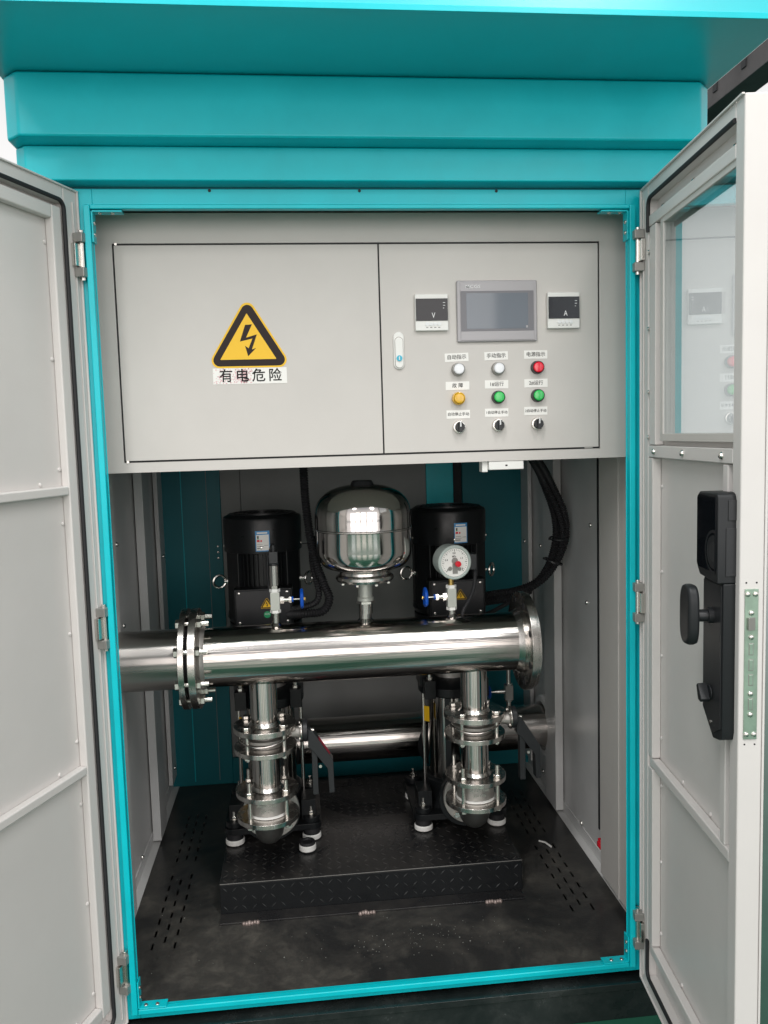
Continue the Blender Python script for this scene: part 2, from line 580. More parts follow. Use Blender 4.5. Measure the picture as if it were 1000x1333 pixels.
# floor plate with real slots
def plate_with_holes(x0, x1, y0, y1, holes, z0, z1):
    xs = sorted(set([x0, x1] + [h[0] for h in holes] + [h[1] for h in holes]))
    ys = sorted(set([y0, y1] + [h[2] for h in holes] + [h[3] for h in holes]))
    mb = MB()
    vi = {}
    vs, fs = [], []

    def V(i, j, k):
        if (i, j, k) not in vi:
            vi[(i, j, k)] = len(vs)
            vs.append((xs[i], ys[j], (z0, z1)[k]))
        return vi[(i, j, k)]
    solid = {}
    for i in range(len(xs) - 1):
        for j in range(len(ys) - 1):
            cx, cy = (xs[i] + xs[i + 1]) / 2, (ys[j] + ys[j + 1]) / 2
            solid[i, j] = not any(h[0] < cx < h[1] and h[2] < cy < h[3] for h in holes)
    for (i, j), s_ in solid.items():
        if not s_: continue
        fs.append((V(i, j, 1), V(i + 1, j, 1), V(i + 1, j + 1, 1), V(i, j + 1, 1)))
        for di, dj, a, b in ((-1, 0, (i, j + 1), (i, j)), (1, 0, (i + 1, j), (i + 1, j + 1)), (0, -1, (i, j), (i + 1, j)), (0, 1, (i + 1, j + 1), (i, j + 1))):
            if not solid.get((i + di, j + dj), False):
                fs.append((V(*a, 0), V(*b, 0), V(*b, 1), V(*a, 1)))
    return mb.add(vs, fs)


holes = []
for x, off in ((-0.689, 0.0), (-0.6555, 0.033), (-0.622, 0.0), (0.610, 0.006), (0.6435, 0.038), (0.677, 0.006)):
    n = 7 if off < 0.01 else 7
    for k in range(n):
        y = 0.284 + off + k * 0.0655
        if x == -0.6555 and k == 6: continue
        holes.append((x - 0.0035, x + 0.0035, y - 0.018, y + 0.018))
    for k in range(6):
        y = 0.800 + off - (0.02 if off > 0.01 else 0) + k * 0.0655
        holes.append((x - 0.0035, x + 0.0035, y - 0.018, y + 0.018))
part('floor_plate', plate_with_holes(-0.80, 0.80, 0.0125, 1.47, holes, -0.004, 0.0), M_FLOOR, cab)
part('drip_tray', box(-0.84, 0.82, 0.051, 1.5, -0.034, -0.030), M_RUBBER, cab)

# side walls inside
for sx in (-1, 1):
    wx = sx * 0.8
    d = -sx  # inward
    part('side_wall', box(wx, wx + sx * 0.02, 0.05, 1.50, 0.0, 2.10), M_INT, cab)
    part('wall_foot_angle', MB().box(wx, wx + d * 0.004, 0.11, 1.46, 0.0, 0.045).box(wx, wx + d * 0.03, 0.11, 1.46, 0.0, 0.003), M_INT, cab, bev=0.001)
    # front post, mid flange, rear flange : bent sheet uprights
    part('wall_upright', MB().box(wx + d * 0.0, wx + d * 0.042, 0.10, 0.43, 0.03, 2.08), M_INT if sx < 0 else M_GREY, cab, bev=0.002)
    part('wall_upright', MB().box(wx + d * 0.005, wx + d * 0.036, 0.93, 1.065, 0.012, 2.08), M_INT, cab, bev=0.002)
    part('wall_upright', MB().box(wx + d * 0.005, wx + d * 0.022, 1.33, 1.44, 0.055, 2.08), M_INT, cab, bev=0.0015)
    for y, z in ((0.72, 0.06), (1.20, 0.06), (0.62, 1.18), (0.66, 0.90), (1.385, 1.03), (1.385, 0.11), (1.22, 1.03)):
        screw(cab, (wx + d * (0.0225 if y == 1.385 else 0.0045 if z < 0.1 else 0.0005), y, z), '+X' if sx < 0 else '-X', SCREW_BIG)
for z in (0.55, 0.80, 1.05, 1.30, 0.30):
    screw(cab, (0.758 - 0.0005, 0.16, z), '-X')
part('upright_fold', MB().box(0.7545, 0.7578, 0.265, 0.275, 0.03, 2.08), M_GREY, cab, bev=0.001)
# hinge slot gap behind the right front post
part('wall_gap', box(0.7965, 0.7995, 0.543, 0.554, 0.12, 2.0), M_RUBBER, cab)
part('cable_clip', MB().box(0.765, 0.7895, 0.45, 0.475, 0.096, 0.128).box(0.760, 0.767, 0.455, 0.470, 0.103, 0.121), M_RED, cab, bev=0.002, label='small red plastic clip low on the right wall')

# back wall
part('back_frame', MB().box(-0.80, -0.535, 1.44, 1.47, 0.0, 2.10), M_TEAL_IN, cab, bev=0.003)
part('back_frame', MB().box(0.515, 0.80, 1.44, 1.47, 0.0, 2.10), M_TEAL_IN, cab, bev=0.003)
part('back_frame', MB().box(0.355, 0.475, 1.44, 1.47, 0.11, 2.10), M_TEAL, cab, bev=0.003, label='lighter teal upright beside the back panel')
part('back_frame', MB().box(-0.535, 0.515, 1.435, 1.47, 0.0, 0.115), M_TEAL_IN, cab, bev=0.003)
part('back_seam_strip', box(-0.70, -0.697, 1.436, 1.44, 0.02, 2.10), M_TEAL, cab)
part('back_seam_strip', box(-0.594, -0.592, 1.437, 1.44, 0.02, 2.10), M_BACK, cab)
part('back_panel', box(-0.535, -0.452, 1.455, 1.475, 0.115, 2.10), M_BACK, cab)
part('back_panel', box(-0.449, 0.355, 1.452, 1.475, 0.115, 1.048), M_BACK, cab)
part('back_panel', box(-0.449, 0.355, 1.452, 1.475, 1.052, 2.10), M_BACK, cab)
part('back_sheet', box(-0.80, 0.80, 1.478, 1.484, 0.0, 2.10), M_RUBBER, cab)
part('back_gap', box(0.475, 0.515, 1.46, 1.475, 0.115, 2.10), M_RUBBER, cab)
for z in (1.055, 1.03, 1.005):
    screw(cab, (-0.555, 1.44, z), '-Y', SCREW, 'screw')
# loose debris of the floor
mb = MB()
for i in range(170):
    if i < 110:
        x, y = random.gauss(0.12, 0.16), random.gauss(0.20, 0.05)
    else:
        x, y = random.uniform(-0.7, 0.72), random.uniform(0.12, 1.2)
    if not (0.06 < y < 0.355 or x > 0.52 or x < -0.52): continue
    s_ = random.uniform(0.0004, 0.0012) if random.random() < .9 else 0.0016
    mb.T = Matrix.Translation((x, y, 0.0004)) @ Matrix.Rotation(random.uniform(0, 6.28), 4, 'Z')
    mb.box(-s_, s_, -s_ * .6, s_ * .6, 0, s_)
o = part('floor_grit', mb, M_VALVE, kind='stuff', smooth=0)
tag(o, 'small pale specks of grit scattered on the black floor', 'grit')
o = part('cable_tie_end', MB().tube([(0.632, 0.72, 0.004), (0.650, 0.70, 0.006), (0.664, 0.672, 0.003)], 0.0035, 6), M_WHITE)
tag(o, 'small white plastic offcut lying on the floor slots at right', 'offcut')

# ------------------------------------------------------------------ cabinet doors
def rrect(x0, x1, z0, z1, r, y, n=5):
    pts = []
    for cx, cz, a in ((x1 - r, z1 - r, 0), (x0 + r, z1 - r, 90), (x0 + r, z0 + r, 180), (x1 - r, z0 + r, 270)):
        for i in range(n + 1):
            t = R(a + 90 * i / n)
            pts.append((cx + r * math.cos(t), y, cz + r * math.sin(t)))
    return pts


def hinge(parent, z, g, hx, label=None):
    mb = MB()
    # frame leaf + two knuckle blocks, door leaf (silver)
    mb.box(-0.018, 0.000, -0.004 * g, -0.020 * g, z - 0.052, z + 0.052)
    for a in (0.030, -0.052):
        mb.box(-0.014, 0.026, 0.0005 * g, 0.026 * g, z + a, z + a + 0.022)
    part('hinge', mb, M_ZGREY, parent, bev=0.0015)
    m2 = MB().box(0.002, 0.034, 0.001 * g, 0.012 * g, z - 0.027, z + 0.027)
    m2.cyl(0.006, z - 0.060, z + 0.060, (0.010, 0.014 * g, 0), 'Z', 10)
    part('hinge_leaf', m2, M_ZINC, parent, bev=0.001)
    return


ZT, ZB = 2.118, -0.025


def door_base(name, W, H, ang, g, label):
    """local x runs from hinge to free edge, inward = +y*g"""
    d = link(name, MB().box(0, W, -0.052 * g, -0.048 * g, ZB, ZT).mesh(name, M_DOOR), cab, (H[0], H[1], 0), (0, 0, R(ang)), label)
    I = lambda t: t * g
    mb = MB()
    mb.box(0.0, 0.052, I(-0.0478), 0, ZB, ZT)
    mb.box(W - 0.040, W, I(-0.0478), 0, ZB, ZT)
    mb.box(0.052, W - 0.040, I(-0.0478), 0, ZT - 0.040, ZT)
    mb.box(0.052, W - 0.040, I(-0.0478), 0, ZB, ZB + 0.040)
    part('rim', mb, M_DOOR, d, bev=0.004)
    mb = MB()
    mb.box(0.000, 0.004, 0, I(0.006), ZB, ZT)
    mb.box(0.018, 0.0215, 0, I(0.0035), ZB + 0.02, ZT - 0.03)
    mb.box(0.004, W, 0, I(0.006), ZT - 0.004, ZT)
    mb.box(0.004, W, 0, I(0.006), ZB, ZB + 0.004)
    part('edge_fold', mb, M_DOOR, d, bev=0.001)
    if g > 0:
        gm = MB().tube(rrect(0.053, W - 0.034, ZB + 0.038, ZT - 0.036, 0.02, I(0.001)), 0.0052, 8, closed=True)
    else:   # open towards the lock side
        gp = rrect(0.053, W - 0.034, ZB + 0.038, ZT - 0.036, 0.02, I(0.001))
        part('gasket', MB().tube([(W - 0.041, I(0.001), ZT - 0.036)] + gp[6:12] + [(0.053, I(0.001), 2.0)], 0.0052, 8), M_RUBBER, d)
        part('gasket', MB().tube([(0.053, I(0.001), 0.118)] + gp[12:18] + [(W - 0.041, I(0.001), ZB + 0.038)], 0.0052, 8), M_RUBBER, d)
    if g > 0: part('gasket', gm, M_RUBBER, d)
    part('inner_sheet', box(0.052, W - 0.040, I(-0.030), I(-0.024), ZB + 0.04, ZT - 0.04), M_DOOR, d)
    for z in (1.963, 1.046, 0.123):
        hinge(d, z, g, 0)
    return d


# left door
dl = door_base('cabinet_door', 0.79, (-0.708, -0.002), -111.5, 1, 'left cabinet door with three ribbed inner panels and black gasket')
W = 0.79
part('stiffener', MB().box(0.060, 0.094, -0.0238, -0.002, 0.05, 2.066), M_DOOR, dl, bev=0.004)
part('stiffener', MB().box(W - 0.085, W - 0.050, -0.0238, -0.002, 0.05, 2.066), M_DOOR, dl, bev=0.004)
for z0, z1 in ((2.034, 2.066), (1.388, 1.410), (0.695, 0.717), (0.050, 0.080)):
    part('cross_rail', MB().box(0.094, W - 0.085, -0.0238, -0.0025, z0, z1), M_DOOR, dl, bev=0.004)
for z in (1.98, 1.71, 1.45, 1.32, 1.05, 0.78, 0.62, 0.36, 0.12):
    link('rivet', RIVET_W, dl, (0.099, -0.0238, z), (-PI / 2, 0, 0))
for x in (0.17, 0.42):
    for z in (1.418, 0.725, 0.088):
        link('rivet', RIVET_W, dl, (x, -0.0238, z), (-PI / 2, 0, 0))

# right door
dr = door_base('cabinet_door', 0.61, (0.707, -0.020), -96, -1, 'right cabinet door with glass window and black electronic lock')
I = lambda t: -t
W = 0.61
# window surround: sheet with opening is the inner sheet cut by the frame -> rebuild
for ch in list(dr.children):
    if ch.name.startswith('inner_sheet'): bpy.data.objects.remove(ch)
me = MB()
zt0, zt1, ws0, ws1 = 1.494, 2.000, 0.152, 0.566
me.box(0.052, W - 0.040, I(-0.030), I(-0.024), ZB + 0.04, zt0)
me.box(0.052, W - 0.040, I(-0.030), I(-0.024), zt1, ZT - 0.04)
me.box(0.052, ws0, I(-0.030), I(-0.024), zt0, zt1)
me.box(ws1, W - 0.040, I(-0.030), I(-0.024), zt0, zt1)
part('inner_sheet', me, M_DOOR, dr)
me = MB()
me.box(0, W, I(-0.052), I(-0.048), ZB, zt0)
me.box(0, W, I(-0.052), I(-0.048), zt1, ZT)
me.box(0, ws0 - 0.05, I(-0.052), I(-0.048), zt0, zt1)
me.box(W - 0.040, W, I(-0.052), I(-0.048), zt0, zt1)
dr.data = me.mesh('cabinet_door', M_DOOR)
part('window_pane', box(ws0 - 0.003, ws1 + 0.0035, I(-0.012), I(-0.007), zt0 - 0.003, zt1 + 0.003), M_GLASS, dr, label='clear glass window pane of the right door')
mb = MB()
mb.box(ws0 - 0.020, ws0, I(-0.0238), I(-0.004), zt0 - 0.018, zt1 + 0.018)
mb.box(ws0, ws1, I(-0.0238), I(-0.004), zt0 - 0.018, zt0)
mb.box(ws0, ws1, I(-0.0238), I(-0.004), zt1, zt1 + 0.018)
part('window_seal', mb, M_GREY, dr, bev=0.001)
part('window_clamp_bar', MB().box(0.060, 0.106, I(-0.0238), I(-0.0005), 1.466, 2.010), M_DOOR, dr, bev=0.002)
part('window_clamp_bar', MB().box(0.0525, W - 0.041, I(-0.0238), I(-0.0005), 2.012, 2.040), M_DOOR, dr, bev=0.003)
part('window_clamp_bar', MB().box(0.0525, W - 0.041, I(-0.0238), I(-0.0005), 1.434, 1.464), M_DOOR, dr, bev=0.002)
for x in (0.10, 0.30, 0.52):
    link('screw', SCREW_BIG, dr, (x, I(-0.0005), 1.449), (PI / 2, 0, 0))
    link('screw', SCREW_BIG, dr, (x, I(-0.0238), 2.050), (PI / 2, 0, 0))
for z in (1.95, 1.76, 1.60, 1.485):
    link('screw', SCREW, dr, (0.058, I(0.0005), z), (PI / 2, 0, 0))
part('stiffener', MB().box(0.054, 0.086, I(-0.0238), I(-0.0005), 0.642, 1.432), M_DOOR, dr, bev=0.003)
part('stiffener', MB().box(0.054, 0.088, I(-0.0238), I(-0.0005), 0.118, 0.612), M_DOOR, dr, bev=0.003)
part('stiffener', MB().box(0.520, 0.545, I(-0.0238), I(-0.002), 0.64, 1.432), M_DOOR, dr, bev=0.003)
part('stiffener', MB().box(0.545, 0.566, I(-0.0238), I(-0.010), 0.08, 0.61), M_DOOR, dr, bev=0.003)
for z0, z1 in ((0.614, 0.640), (0.090, 0.116)):
    part('cross_rail', MB().box(0.062, 0.566, I(-0.0238), I(-0.002), z0, z1), M_DOOR, dr, bev=0.004)
for z in (1.36, 1.14, 0.92, 0.70, 0.57, 0.36, 0.16):
    link('rivet', RIVET_W, dr, (0.094, I(-0.0238), z), (PI / 2, 0, 0))
for x in (0.25, 0.42):
    for z in (0.648, 0.124):
        link('rivet', RIVET_W, dr, (x, I(-0.0238), z), (PI / 2, 0, 0))
for z in (1.40, 0.75):
    link('rivet', RIVET_W, dr, (0.556, I(-0.0238), z), (PI / 2, 0, 0))
# electronic lock
def rbox_poly(x0, x1, z0, z1, r, n=4):
    return [(p[0], p[2]) for p in rrect(x0, x1, z0, z1, r, 0, n)]


mb = MB()
mb.prism([(0.487, 1.364), (0.490, 1.372), (0.498, 1.377), (0.580, 1.379), (0.588, 1.376), (0.592, 1.367), (0.592, 1.20), (0.50, 1.205), (0.487, 1.22)], I(-0.0238), I(0.036), 'Y')
mb.prism([(0.493, 1.2), (0.592, 1.2), (0.592, 0.90), (0.588, 0.884), (0.575, 0.878), (0.545, 0.872), (0.493, 0.92)], I(-0.0238), I(0.024), 'Y')
part('lock_body', mb, M_DPLAST, dr, bev=0.003, label='black electronic lock body on the right door')
part('lock_display', MB().prism(rbox_poly(0.490, 0.586, 1.222, 1.371, 0.010), I(0.0363), I(0.0378), 'Y'), M_PIANO, dr)
mb = MB().prism([(0.497, 1.195), (0.586, 1.195), (0.586, 0.905), (0.545, 0.882), (0.497, 0.925)], I(0.0243), I(0.0258), 'Y')
part('lock_face', mb, M_BPLAST, dr)
part('battery_cover', MB().box(0.5925, 0.5938, I(-0.012), I(0.020), 1.215, 1.31).box(0.5925, 0.5938, I(-0.006), I(0.016), 1.325, 1.365).box(0.5925, 0.5938, I(-0.018), I(-0.004), 0.90, 1.19), M_BPLAST, dr, bev=0.0008)
# concentric dark discs laid on the gloss window
def clipped_disc(cx, cz, r_, xmax):
    out = []
    for i in range(48):
        t = 2 * PI * i / 48
        x_ = cx + r_ * math.cos(t)
        z_ = cz + r_ * math.sin(t)
        if x_ <= xmax: out.append((x_, z_, t))
    out.sort(key=lambda q: q[2])
    return [(q[0], q[1]) for q in out]


for k, (r_, m_) in enumerate(((0.044, M_DPLAST), (0.038, M_PIANO), (0.033, M_DPLAST), (0.020, M_BPLAST))):
    part('ring_marking', MB().prism(clipped_disc(0.578, 1.262, r_, 0.585), I(0.0379 + k * 0.0004), I(0.0382 + k * 0.0004), 'Y'), m_, dr)
# knob handle
mb = MB().cyl(0.0125, I(0.024), I(0.062), (0.540, 0, 1.127), 'Y', 20)
mb.cyl(0.0165, I(0.024), I(0.036), (0.540, 0, 1.127), 'Y', 20)
part('knob_neck', mb, M_BPLAST, dr)
poly = []
for i in range(28):
    t = 2 * PI * i / 28
    sx_, sz_ = math.cos(t), math.sin(t)
    poly.append((0.538 + 0.030 * math.copysign(abs(sx_) ** 0.7, sx_), 1.130 + 0.062 * math.copysign(abs(sz_) ** 0.6, sz_)))
part('door_knob', MB().prism(poly, I(0.058), I(0.082), 'Y'), M_DPLAST, dr, bev=0.008)
part('thumb_turn', MB().cyl(0.016, I(0.0258), I(0.030), (0.535, 0, 0.965), 'Y', 20)
     .prism([(0.522, 0.978), (0.530, 0.984), (0.550, 0.955), (0.545, 0.948), (0.532, 0.950)], I(0.030), I(0.050), 'Y'), M_DPLAST, dr, bev=0.002)
part('key_hole', MB().cyl(0.003, I(0.0258), I(0.0275), (0.54, 0, 0.905), 'Y', 10), M_ZINC, dr)
# lock face plate on the free edge (plane x = W)
EX = W
lp = MB().box(EX + 0.0003, EX + 0.0025, I(-0.036), I(-0.010), 0.893, 1.193)
part('lock_face_plate', lp, M_PLATE, dr, bev=0.0006, label='greenish steel lock plate on the free edge of the right door')
for z, yy in ((1.183, -0.015), (1.183, -0.030), (0.903, -0.015), (0.903, -0.030), (1.146, -0.0225), (1.098, -0.0225), (0.985, -0.0225), (0.943, -0.0225)):
    link('screw', SCREW, dr, (EX + 0.0025, I(yy), z), (0, PI / 2, 0))
for z0, z1 in ((1.062, 1.086), (1.031, 1.054), (1.001, 1.024), (0.952, 0.976)):
    part('bolt_slot', MB().box(EX + 0.0022, EX + 0.0031, I(-0.0275), I(-0.0180), z0, z1), M_ZGREY, dr, bev=0.0006)
    part('dead_bolt', MB().box(EX + 0.0025, EX + 0.0040, I(-0.0262), I(-0.0192), z0 + 0.0015, z1 - 0.0015), M_PLATE, dr, bev=0.0006)
part('latch_bolt', MB().prism([(EX + 0.0025, I(-0.030)), (EX + 0.0025, I(-0.015)), (EX + 0.010, I(-0.015)), (EX + 0.004, I(-0.030))], 1.112, 1.137, 'Z'), M_ZGREY, dr, bev=0.001)
for z in (1.205, 0.882):
    for yy in (-0.013, -0.033):
        part('rivet_hole', MB().cyl(0.0018, EX - 0.001, EX + 0.0006, (0, I(yy), z), 'X', 8), M_RUBBER, dr)

# ------------------------------------------------------------------ control box
cb = thing('control_box', 'light grey electrical control box mounted across the top of the cabinet', 'control box', (0, 0, 1.43))
def L(*a): return a
OZ = 1.43
YP = 0.10
# housing with the door openings in its face
mb = MB()
z0, z1 = 0.0, 0.664
mb.box(-0.698, -0.652, YP, YP + 0.003, 0, z1)
mb.box(0.638, 0.715, YP, YP + 0.003, 0, z1)
mb.box(-0.652, 0.638, YP, YP + 0.003, 0.588, z1)
mb.box(-0.652, 0.638, YP, YP + 0.003, 0, 0.026)
mb.box(-0.698, 0.715, YP + 0.003, YP + 0.30, 0.0, 0.003)
mb.box(-0.698, 0.715, YP + 0.297, YP + 0.30, 0.003, z1)
mb.box(-0.698, -0.695, YP + 0.003, YP + 0.297, 0.003, z1)
mb.box(0.712, 0.715, YP + 0.003, YP + 0.297, 0.003, z1)
mb.box(-0.652, 0.638, YP + 0.006, YP + 0.010, 0.02, 0.60)
part('housing', mb, M_GREY, cb)
mb = MB()
part('seal_gap', box(-0.6515, 0.6375, YP + 0.0040, YP + 0.0058, 0.0265, 0.5875), M_RUBBER, cb)
DF = YP - 0.0015
part('access_door', MB().box(-0.6475, 0.0315, DF, YP + 0.0035, 0.031, 0.583), M_GREY, cb, bev=0.001)
part('instrument_door', MB().box(0.0355, 0.6335, DF, YP + 0.0035, 0.031, 0.583), M_GREY, cb, bev=0.001)
part('door_pin', MB().cyl(0.0035, DF - 0.001, DF + 0.004, (-0.642, 0, 0.586), 'Y', 8), M_ZINC, cb)
part('door_pin', MB().cyl(0.0035, DF - 0.001, DF + 0.004, (-0.642, 0, 0.0285), 'Y', 8), M_ZINC, cb)
for x in (0.605,):
    part('door_pin', MB().box(x - 0.012, x + 0.012, DF + 0.001, DF + 0.004, 0.0275, 0.0305), M_ZINC, cb)

# warning sign
F = DF - 0.0004
def tri(cx, cz, hw, h, r, n=6):
    """rounded triangle, base hw*2, height h, centre of base at cz"""
    A = [Vector((cx - hw, cz)), Vector((cx + hw, cz)), Vector((cx, cz + h))]
    out = []
    for i in range(3):
        p, a, b = A[i], A[i - 1], A[(i + 1) % 3]
        u, v = (a - p).normalized(), (b - p).normalized()
        ang = u.angle(v)
        t = r / math.tan(ang / 2)
        c = p + (u + v).normalized() * (r / math.sin(ang / 2))
        s0, e0 = p + u * t - c, p + v * t - c
        a0 = math.atan2(s0.y, s0.x)
        a1 = math.atan2(e0.y, e0.x)
        da = (a1 - a0 + PI) % (2 * PI) - PI
        for k in range(n + 1):
            q = a0 + da * k / n
            out.append((c.x + r * math.cos(q), c.y + r * math.sin(q)))
    return out


def wtri(parent, cx, cz, y, hw, h, lab=None, r=0.02, name='warning_triangle'):
    t = part(name, MB().prism(tri(cx, cz, hw, h, r), y - 0.0005, y, 'Y'), M_YEL, parent, label=lab)
    k = hw / 0.1176
    part('dark_band', MB().prism(tri(cx, cz + 0.0045 * k, hw - 0.008 * k, h - 0.0145 * k, r * 0.8), y - 0.0009, y - 0.00055, 'Y'), M_BRN, t)
    part('yellow_field', MB().prism(tri(cx - 0.002 * k, cz + 0.0222 * k, hw - 0.0416 * k, h - 0.0700 * k, 0.0012 * k), y - 0.0013, y - 0.00095, 'Y'), M_YEL, t)
    bolt = [(-.0074, .115), (.011, .1159), (-.006, .0808), (.0233, .089), (.0085, .0488), (.020, .0526), (-.0025, .0307), (-.0096, .0589), (-.0005, .052), (.011, .0781), (-.023, .0704)]
    part('lightning_bolt', MB().prism([(cx + a * k, cz + b * k) for a, b in bolt], y - 0.0017, y - 0.00135, 'Y'), M_BRN, t)
    return t


sg = wtri(cb, -0.316, 1.697 - OZ, F, 0.1135, 0.187, 'yellow and black high voltage warning triangle')
pl = part('warning_text_plate', box(-0.412, -0.219, F - 0.0005, F, 1.655 - OZ, 1.6965 - OZ), M_PAPER, cb, label='white strip reading 有电危险 under the triangle')
for ch_, x in zip('有电危险', (-0.378, -0.336, -0.293, -0.250)):
    text(ch_, 0.036, M_INK, pl, x, F - 0.0008, 1.6745 - OZ)
mb = MB()
for i in range(420):
    a = random.gauss(-0.336, 0.014) if i < 330 else random.gauss(-0.388, 0.012)
    b = random.uniform(1.657, 1.695)
    if not -0.410 < a < -0.221: continue
    s_ = random.uniform(0.0005, 0.0012)
    mb.box(a - s_, a + s_, F - 0.0007, F - 0.00055, b - OZ - s_, b - OZ + s_)
part('stamp_smudge', mb, M_SMUDGE, pl, kind='stuff', smooth=0)

# latch
def stadium(cx, z0, z1, r, n=10):
    out = []
    for i in range(n + 1):
        t = PI * i / n
        out.append((cx + r * math.cos(t), z1 - r + r * math.sin(t)))
    for i in range(n + 1):
        t = PI + PI * i / n
        out.append((cx + r * math.cos(t), z0 + r + r * math.sin(t)))
    return out


lt = part('latch', MB().prism(stadium(0.081, 1.684 - OZ, 1.783 - OZ, 0.0145), DF - 0.006, DF - 0.0002, 'Y'), M_WHITE, cb, bev=0.002)
part('latch_lever', MB().prism(stadium(0.081, 1.688 - OZ, 1.768 - OZ, 0.0102), DF - 0.0105, DF - 0.0062, 'Y'), M_WHITE, lt, bev=0.001)
part('latch_recess', MB().prism(stadium(0.081, 1.687 - OZ, 1.7705 - OZ, 0.0117), DF - 0.0066, DF - 0.0061, 'Y'), M_ZGREY, lt)
part('key_cylinder', MB().cyl(0.0078, DF - 0.0135, DF - 0.0106, (0.081, 0, 1.713 - OZ), 'Y', 18), M_CYAN, lt)
part('key_slot', box(0.0798, 0.0822, DF - 0.0142, DF - 0.0137, 1.7085 - OZ, 1.7175 - OZ), M_WHITE, lt)

# meters
def meter(name, cx, cz, ch_, lab):
    zc = cz - OZ
    b = part(name, MB().box(cx - 0.0445, cx + 0.0445, DF - 0.013, DF - 0.0003, zc - 0.048, zc + 0.048), M_WHITE, cb, bev=0.002, label=lab)
    part('display', MB().box(cx - 0.043, cx + 0.043, DF - 0.0155, DF - 0.0132, zc - 0.022, zc + 0.036), M_METER, b, bev=0.0006)
    text(ch_, 0.020, M_HALL, b, cx + 0.004, DF - 0.0160, zc - 0.009, sx=0.75)
    for i in range(4):
        part('push_button', MB().cyl(0.0052, DF - 0.0150, DF - 0.0131, (cx - 0.013 + i * 0.0108, 0, zc - 0.031), 'Y', 14), M_HALL, b, bev=0.0005)
        part('button_mark', box(cx - 0.016 + i * 0.0108, cx - 0.0105 + i * 0.0108, DF - 0.0135, DF - 0.0131, zc - 0.0405, zc - 0.0392), M_INK, b)
    for i in range(3):
        part('unit_mark', box(cx + 0.030, cx + 0.036 - (i == 2) * 0.003, DF - 0.0159, DF - 0.0156, zc + 0.024 - i * 0.007, zc + 0.0255 - i * 0.007), M_INKG, b)
    return b


meter('voltmeter', 0.171, 1.832, 'V', 'white framed voltmeter left of the touch screen')
meter('ammeter', 0.533, 1.833, 'A', 'white framed ammeter right of the touch screen')
# touch screen
cx, zc = 0.350, 1.833 - OZ
hs = part('touch_screen', MB().box(cx - 0.110, cx + 0.110, DF - 0.009, DF - 0.0003, zc - 0.080, zc + 0.082), M_HMI, cb, bev=0.003, label='grey touch screen panel between the two meters')
part('bezel_step', MB().box(cx - 0.101, cx + 0.102, DF - 0.0105, DF - 0.0092, zc - 0.076, zc + 0.077), M_HMI, hs, bev=0.001)
part('dark_border', MB().box(cx - 0.100, cx + 0.100, DF - 0.0113, DF - 0.0107, zc - 0.052, zc + 0.054), M_HMID, hs)
part('screen', MB().box(cx - 0.085, cx + 0.084, DF - 0.0120, DF - 0.0115, zc - 0.046, zc + 0.048), M_LCD, hs)
part('screen_icon', box(cx + 0.078, cx + 0.083, DF - 0.0124, DF - 0.0121, zc - 0.0445, zc - 0.0385), M_HMI, hs)
text('MCGS', 0.0115, M_INKG, hs, cx - 0.066, DF - 0.0110, zc + 0.0655, sx=1.35)

labs = [(0.238, 1.7135, '自动指示', .0135), (0.347, 1.7155, '手动指示', .0135), (0.457, 1.717, '电源指示', .0135),
        (0.239, 1.6375, '故 障', .0135), (0.347, 1.639, '1#运行', .013), (0.457, 1.640, '2#运行', .013),
        (0.2395, 1.5605, '自动停止手动', .0100), (0.346, 1.5625, '1自动停止手动', .0093), (0.4555, 1.5645, '2自动停止手动', .0093)]
for i, (x, z, s_, sz) in enumerate(labs):
    rt = R(random.uniform(-1.6, 0.4))
    pz = z - OZ
    p_ = part('name_plate', box(-0.0325, 0.0325, -0.0007, 0, -0.0112, 0.0112), M_PAPER, cb, (x, DF - 0.0003, pz), (0, rt, 0), label='white paper label reading ' + s_)
    text(s_, sz, M_INK, p_, 0, -0.0010, 0)
bez = MB().lathe([(0.0175, 0), (0.0175, 0.004), (0.0160, 0.007), (0.0150, 0.007), (0.0150, 0.013), (0.0128, 0.0135)], n=28, cap=False).mesh('bezel_ring', M_ZGREY)
lamps = [(0.241, 1.681, M_LW, 'white indicator lamp under the leftmost top label', 'w'), (0.351, 1.681, M_LW, 'white indicator lamp in the middle of the top row', 'w'), (0.460, 1.682, M_LR, 'red indicator lamp', 'k'),
         (0.240, 1.603, M_LY, 'amber indicator lamp', 'y'), (0.350, 1.604, M_LG, 'green indicator lamp in the middle column', 'k'), (0.460, 1.606, M_LG, 'green indicator lamp in the right column', 'k')]
for x, z, m_, lab, bz in lamps:
    b = part('indicator_lamp', MB().lathe([(0.0130, 0.0), (0.0145, 0.013), (0.0142, 0.0185), (0.0120, 0.0205), (0.006, 0.0212), (0.0, 0.0213)], n=28, cap=False), m_, cb, (x, DF - 0.0003, z - OZ), (PI / 2, 0, 0), label=lab)
    rim = MB().lathe([(0.0180, 0), (0.0180, 0.004), (0.0168, 0.012), (0.0168, 0.0155), (0.0152, 0.0160), (0.0152, 0.010)], n=28, cap=False)
    part('bezel_ring', rim, {'w': M_ZGREY, 'k': M_BPLAST, 'y': M_LY}[bz], b)
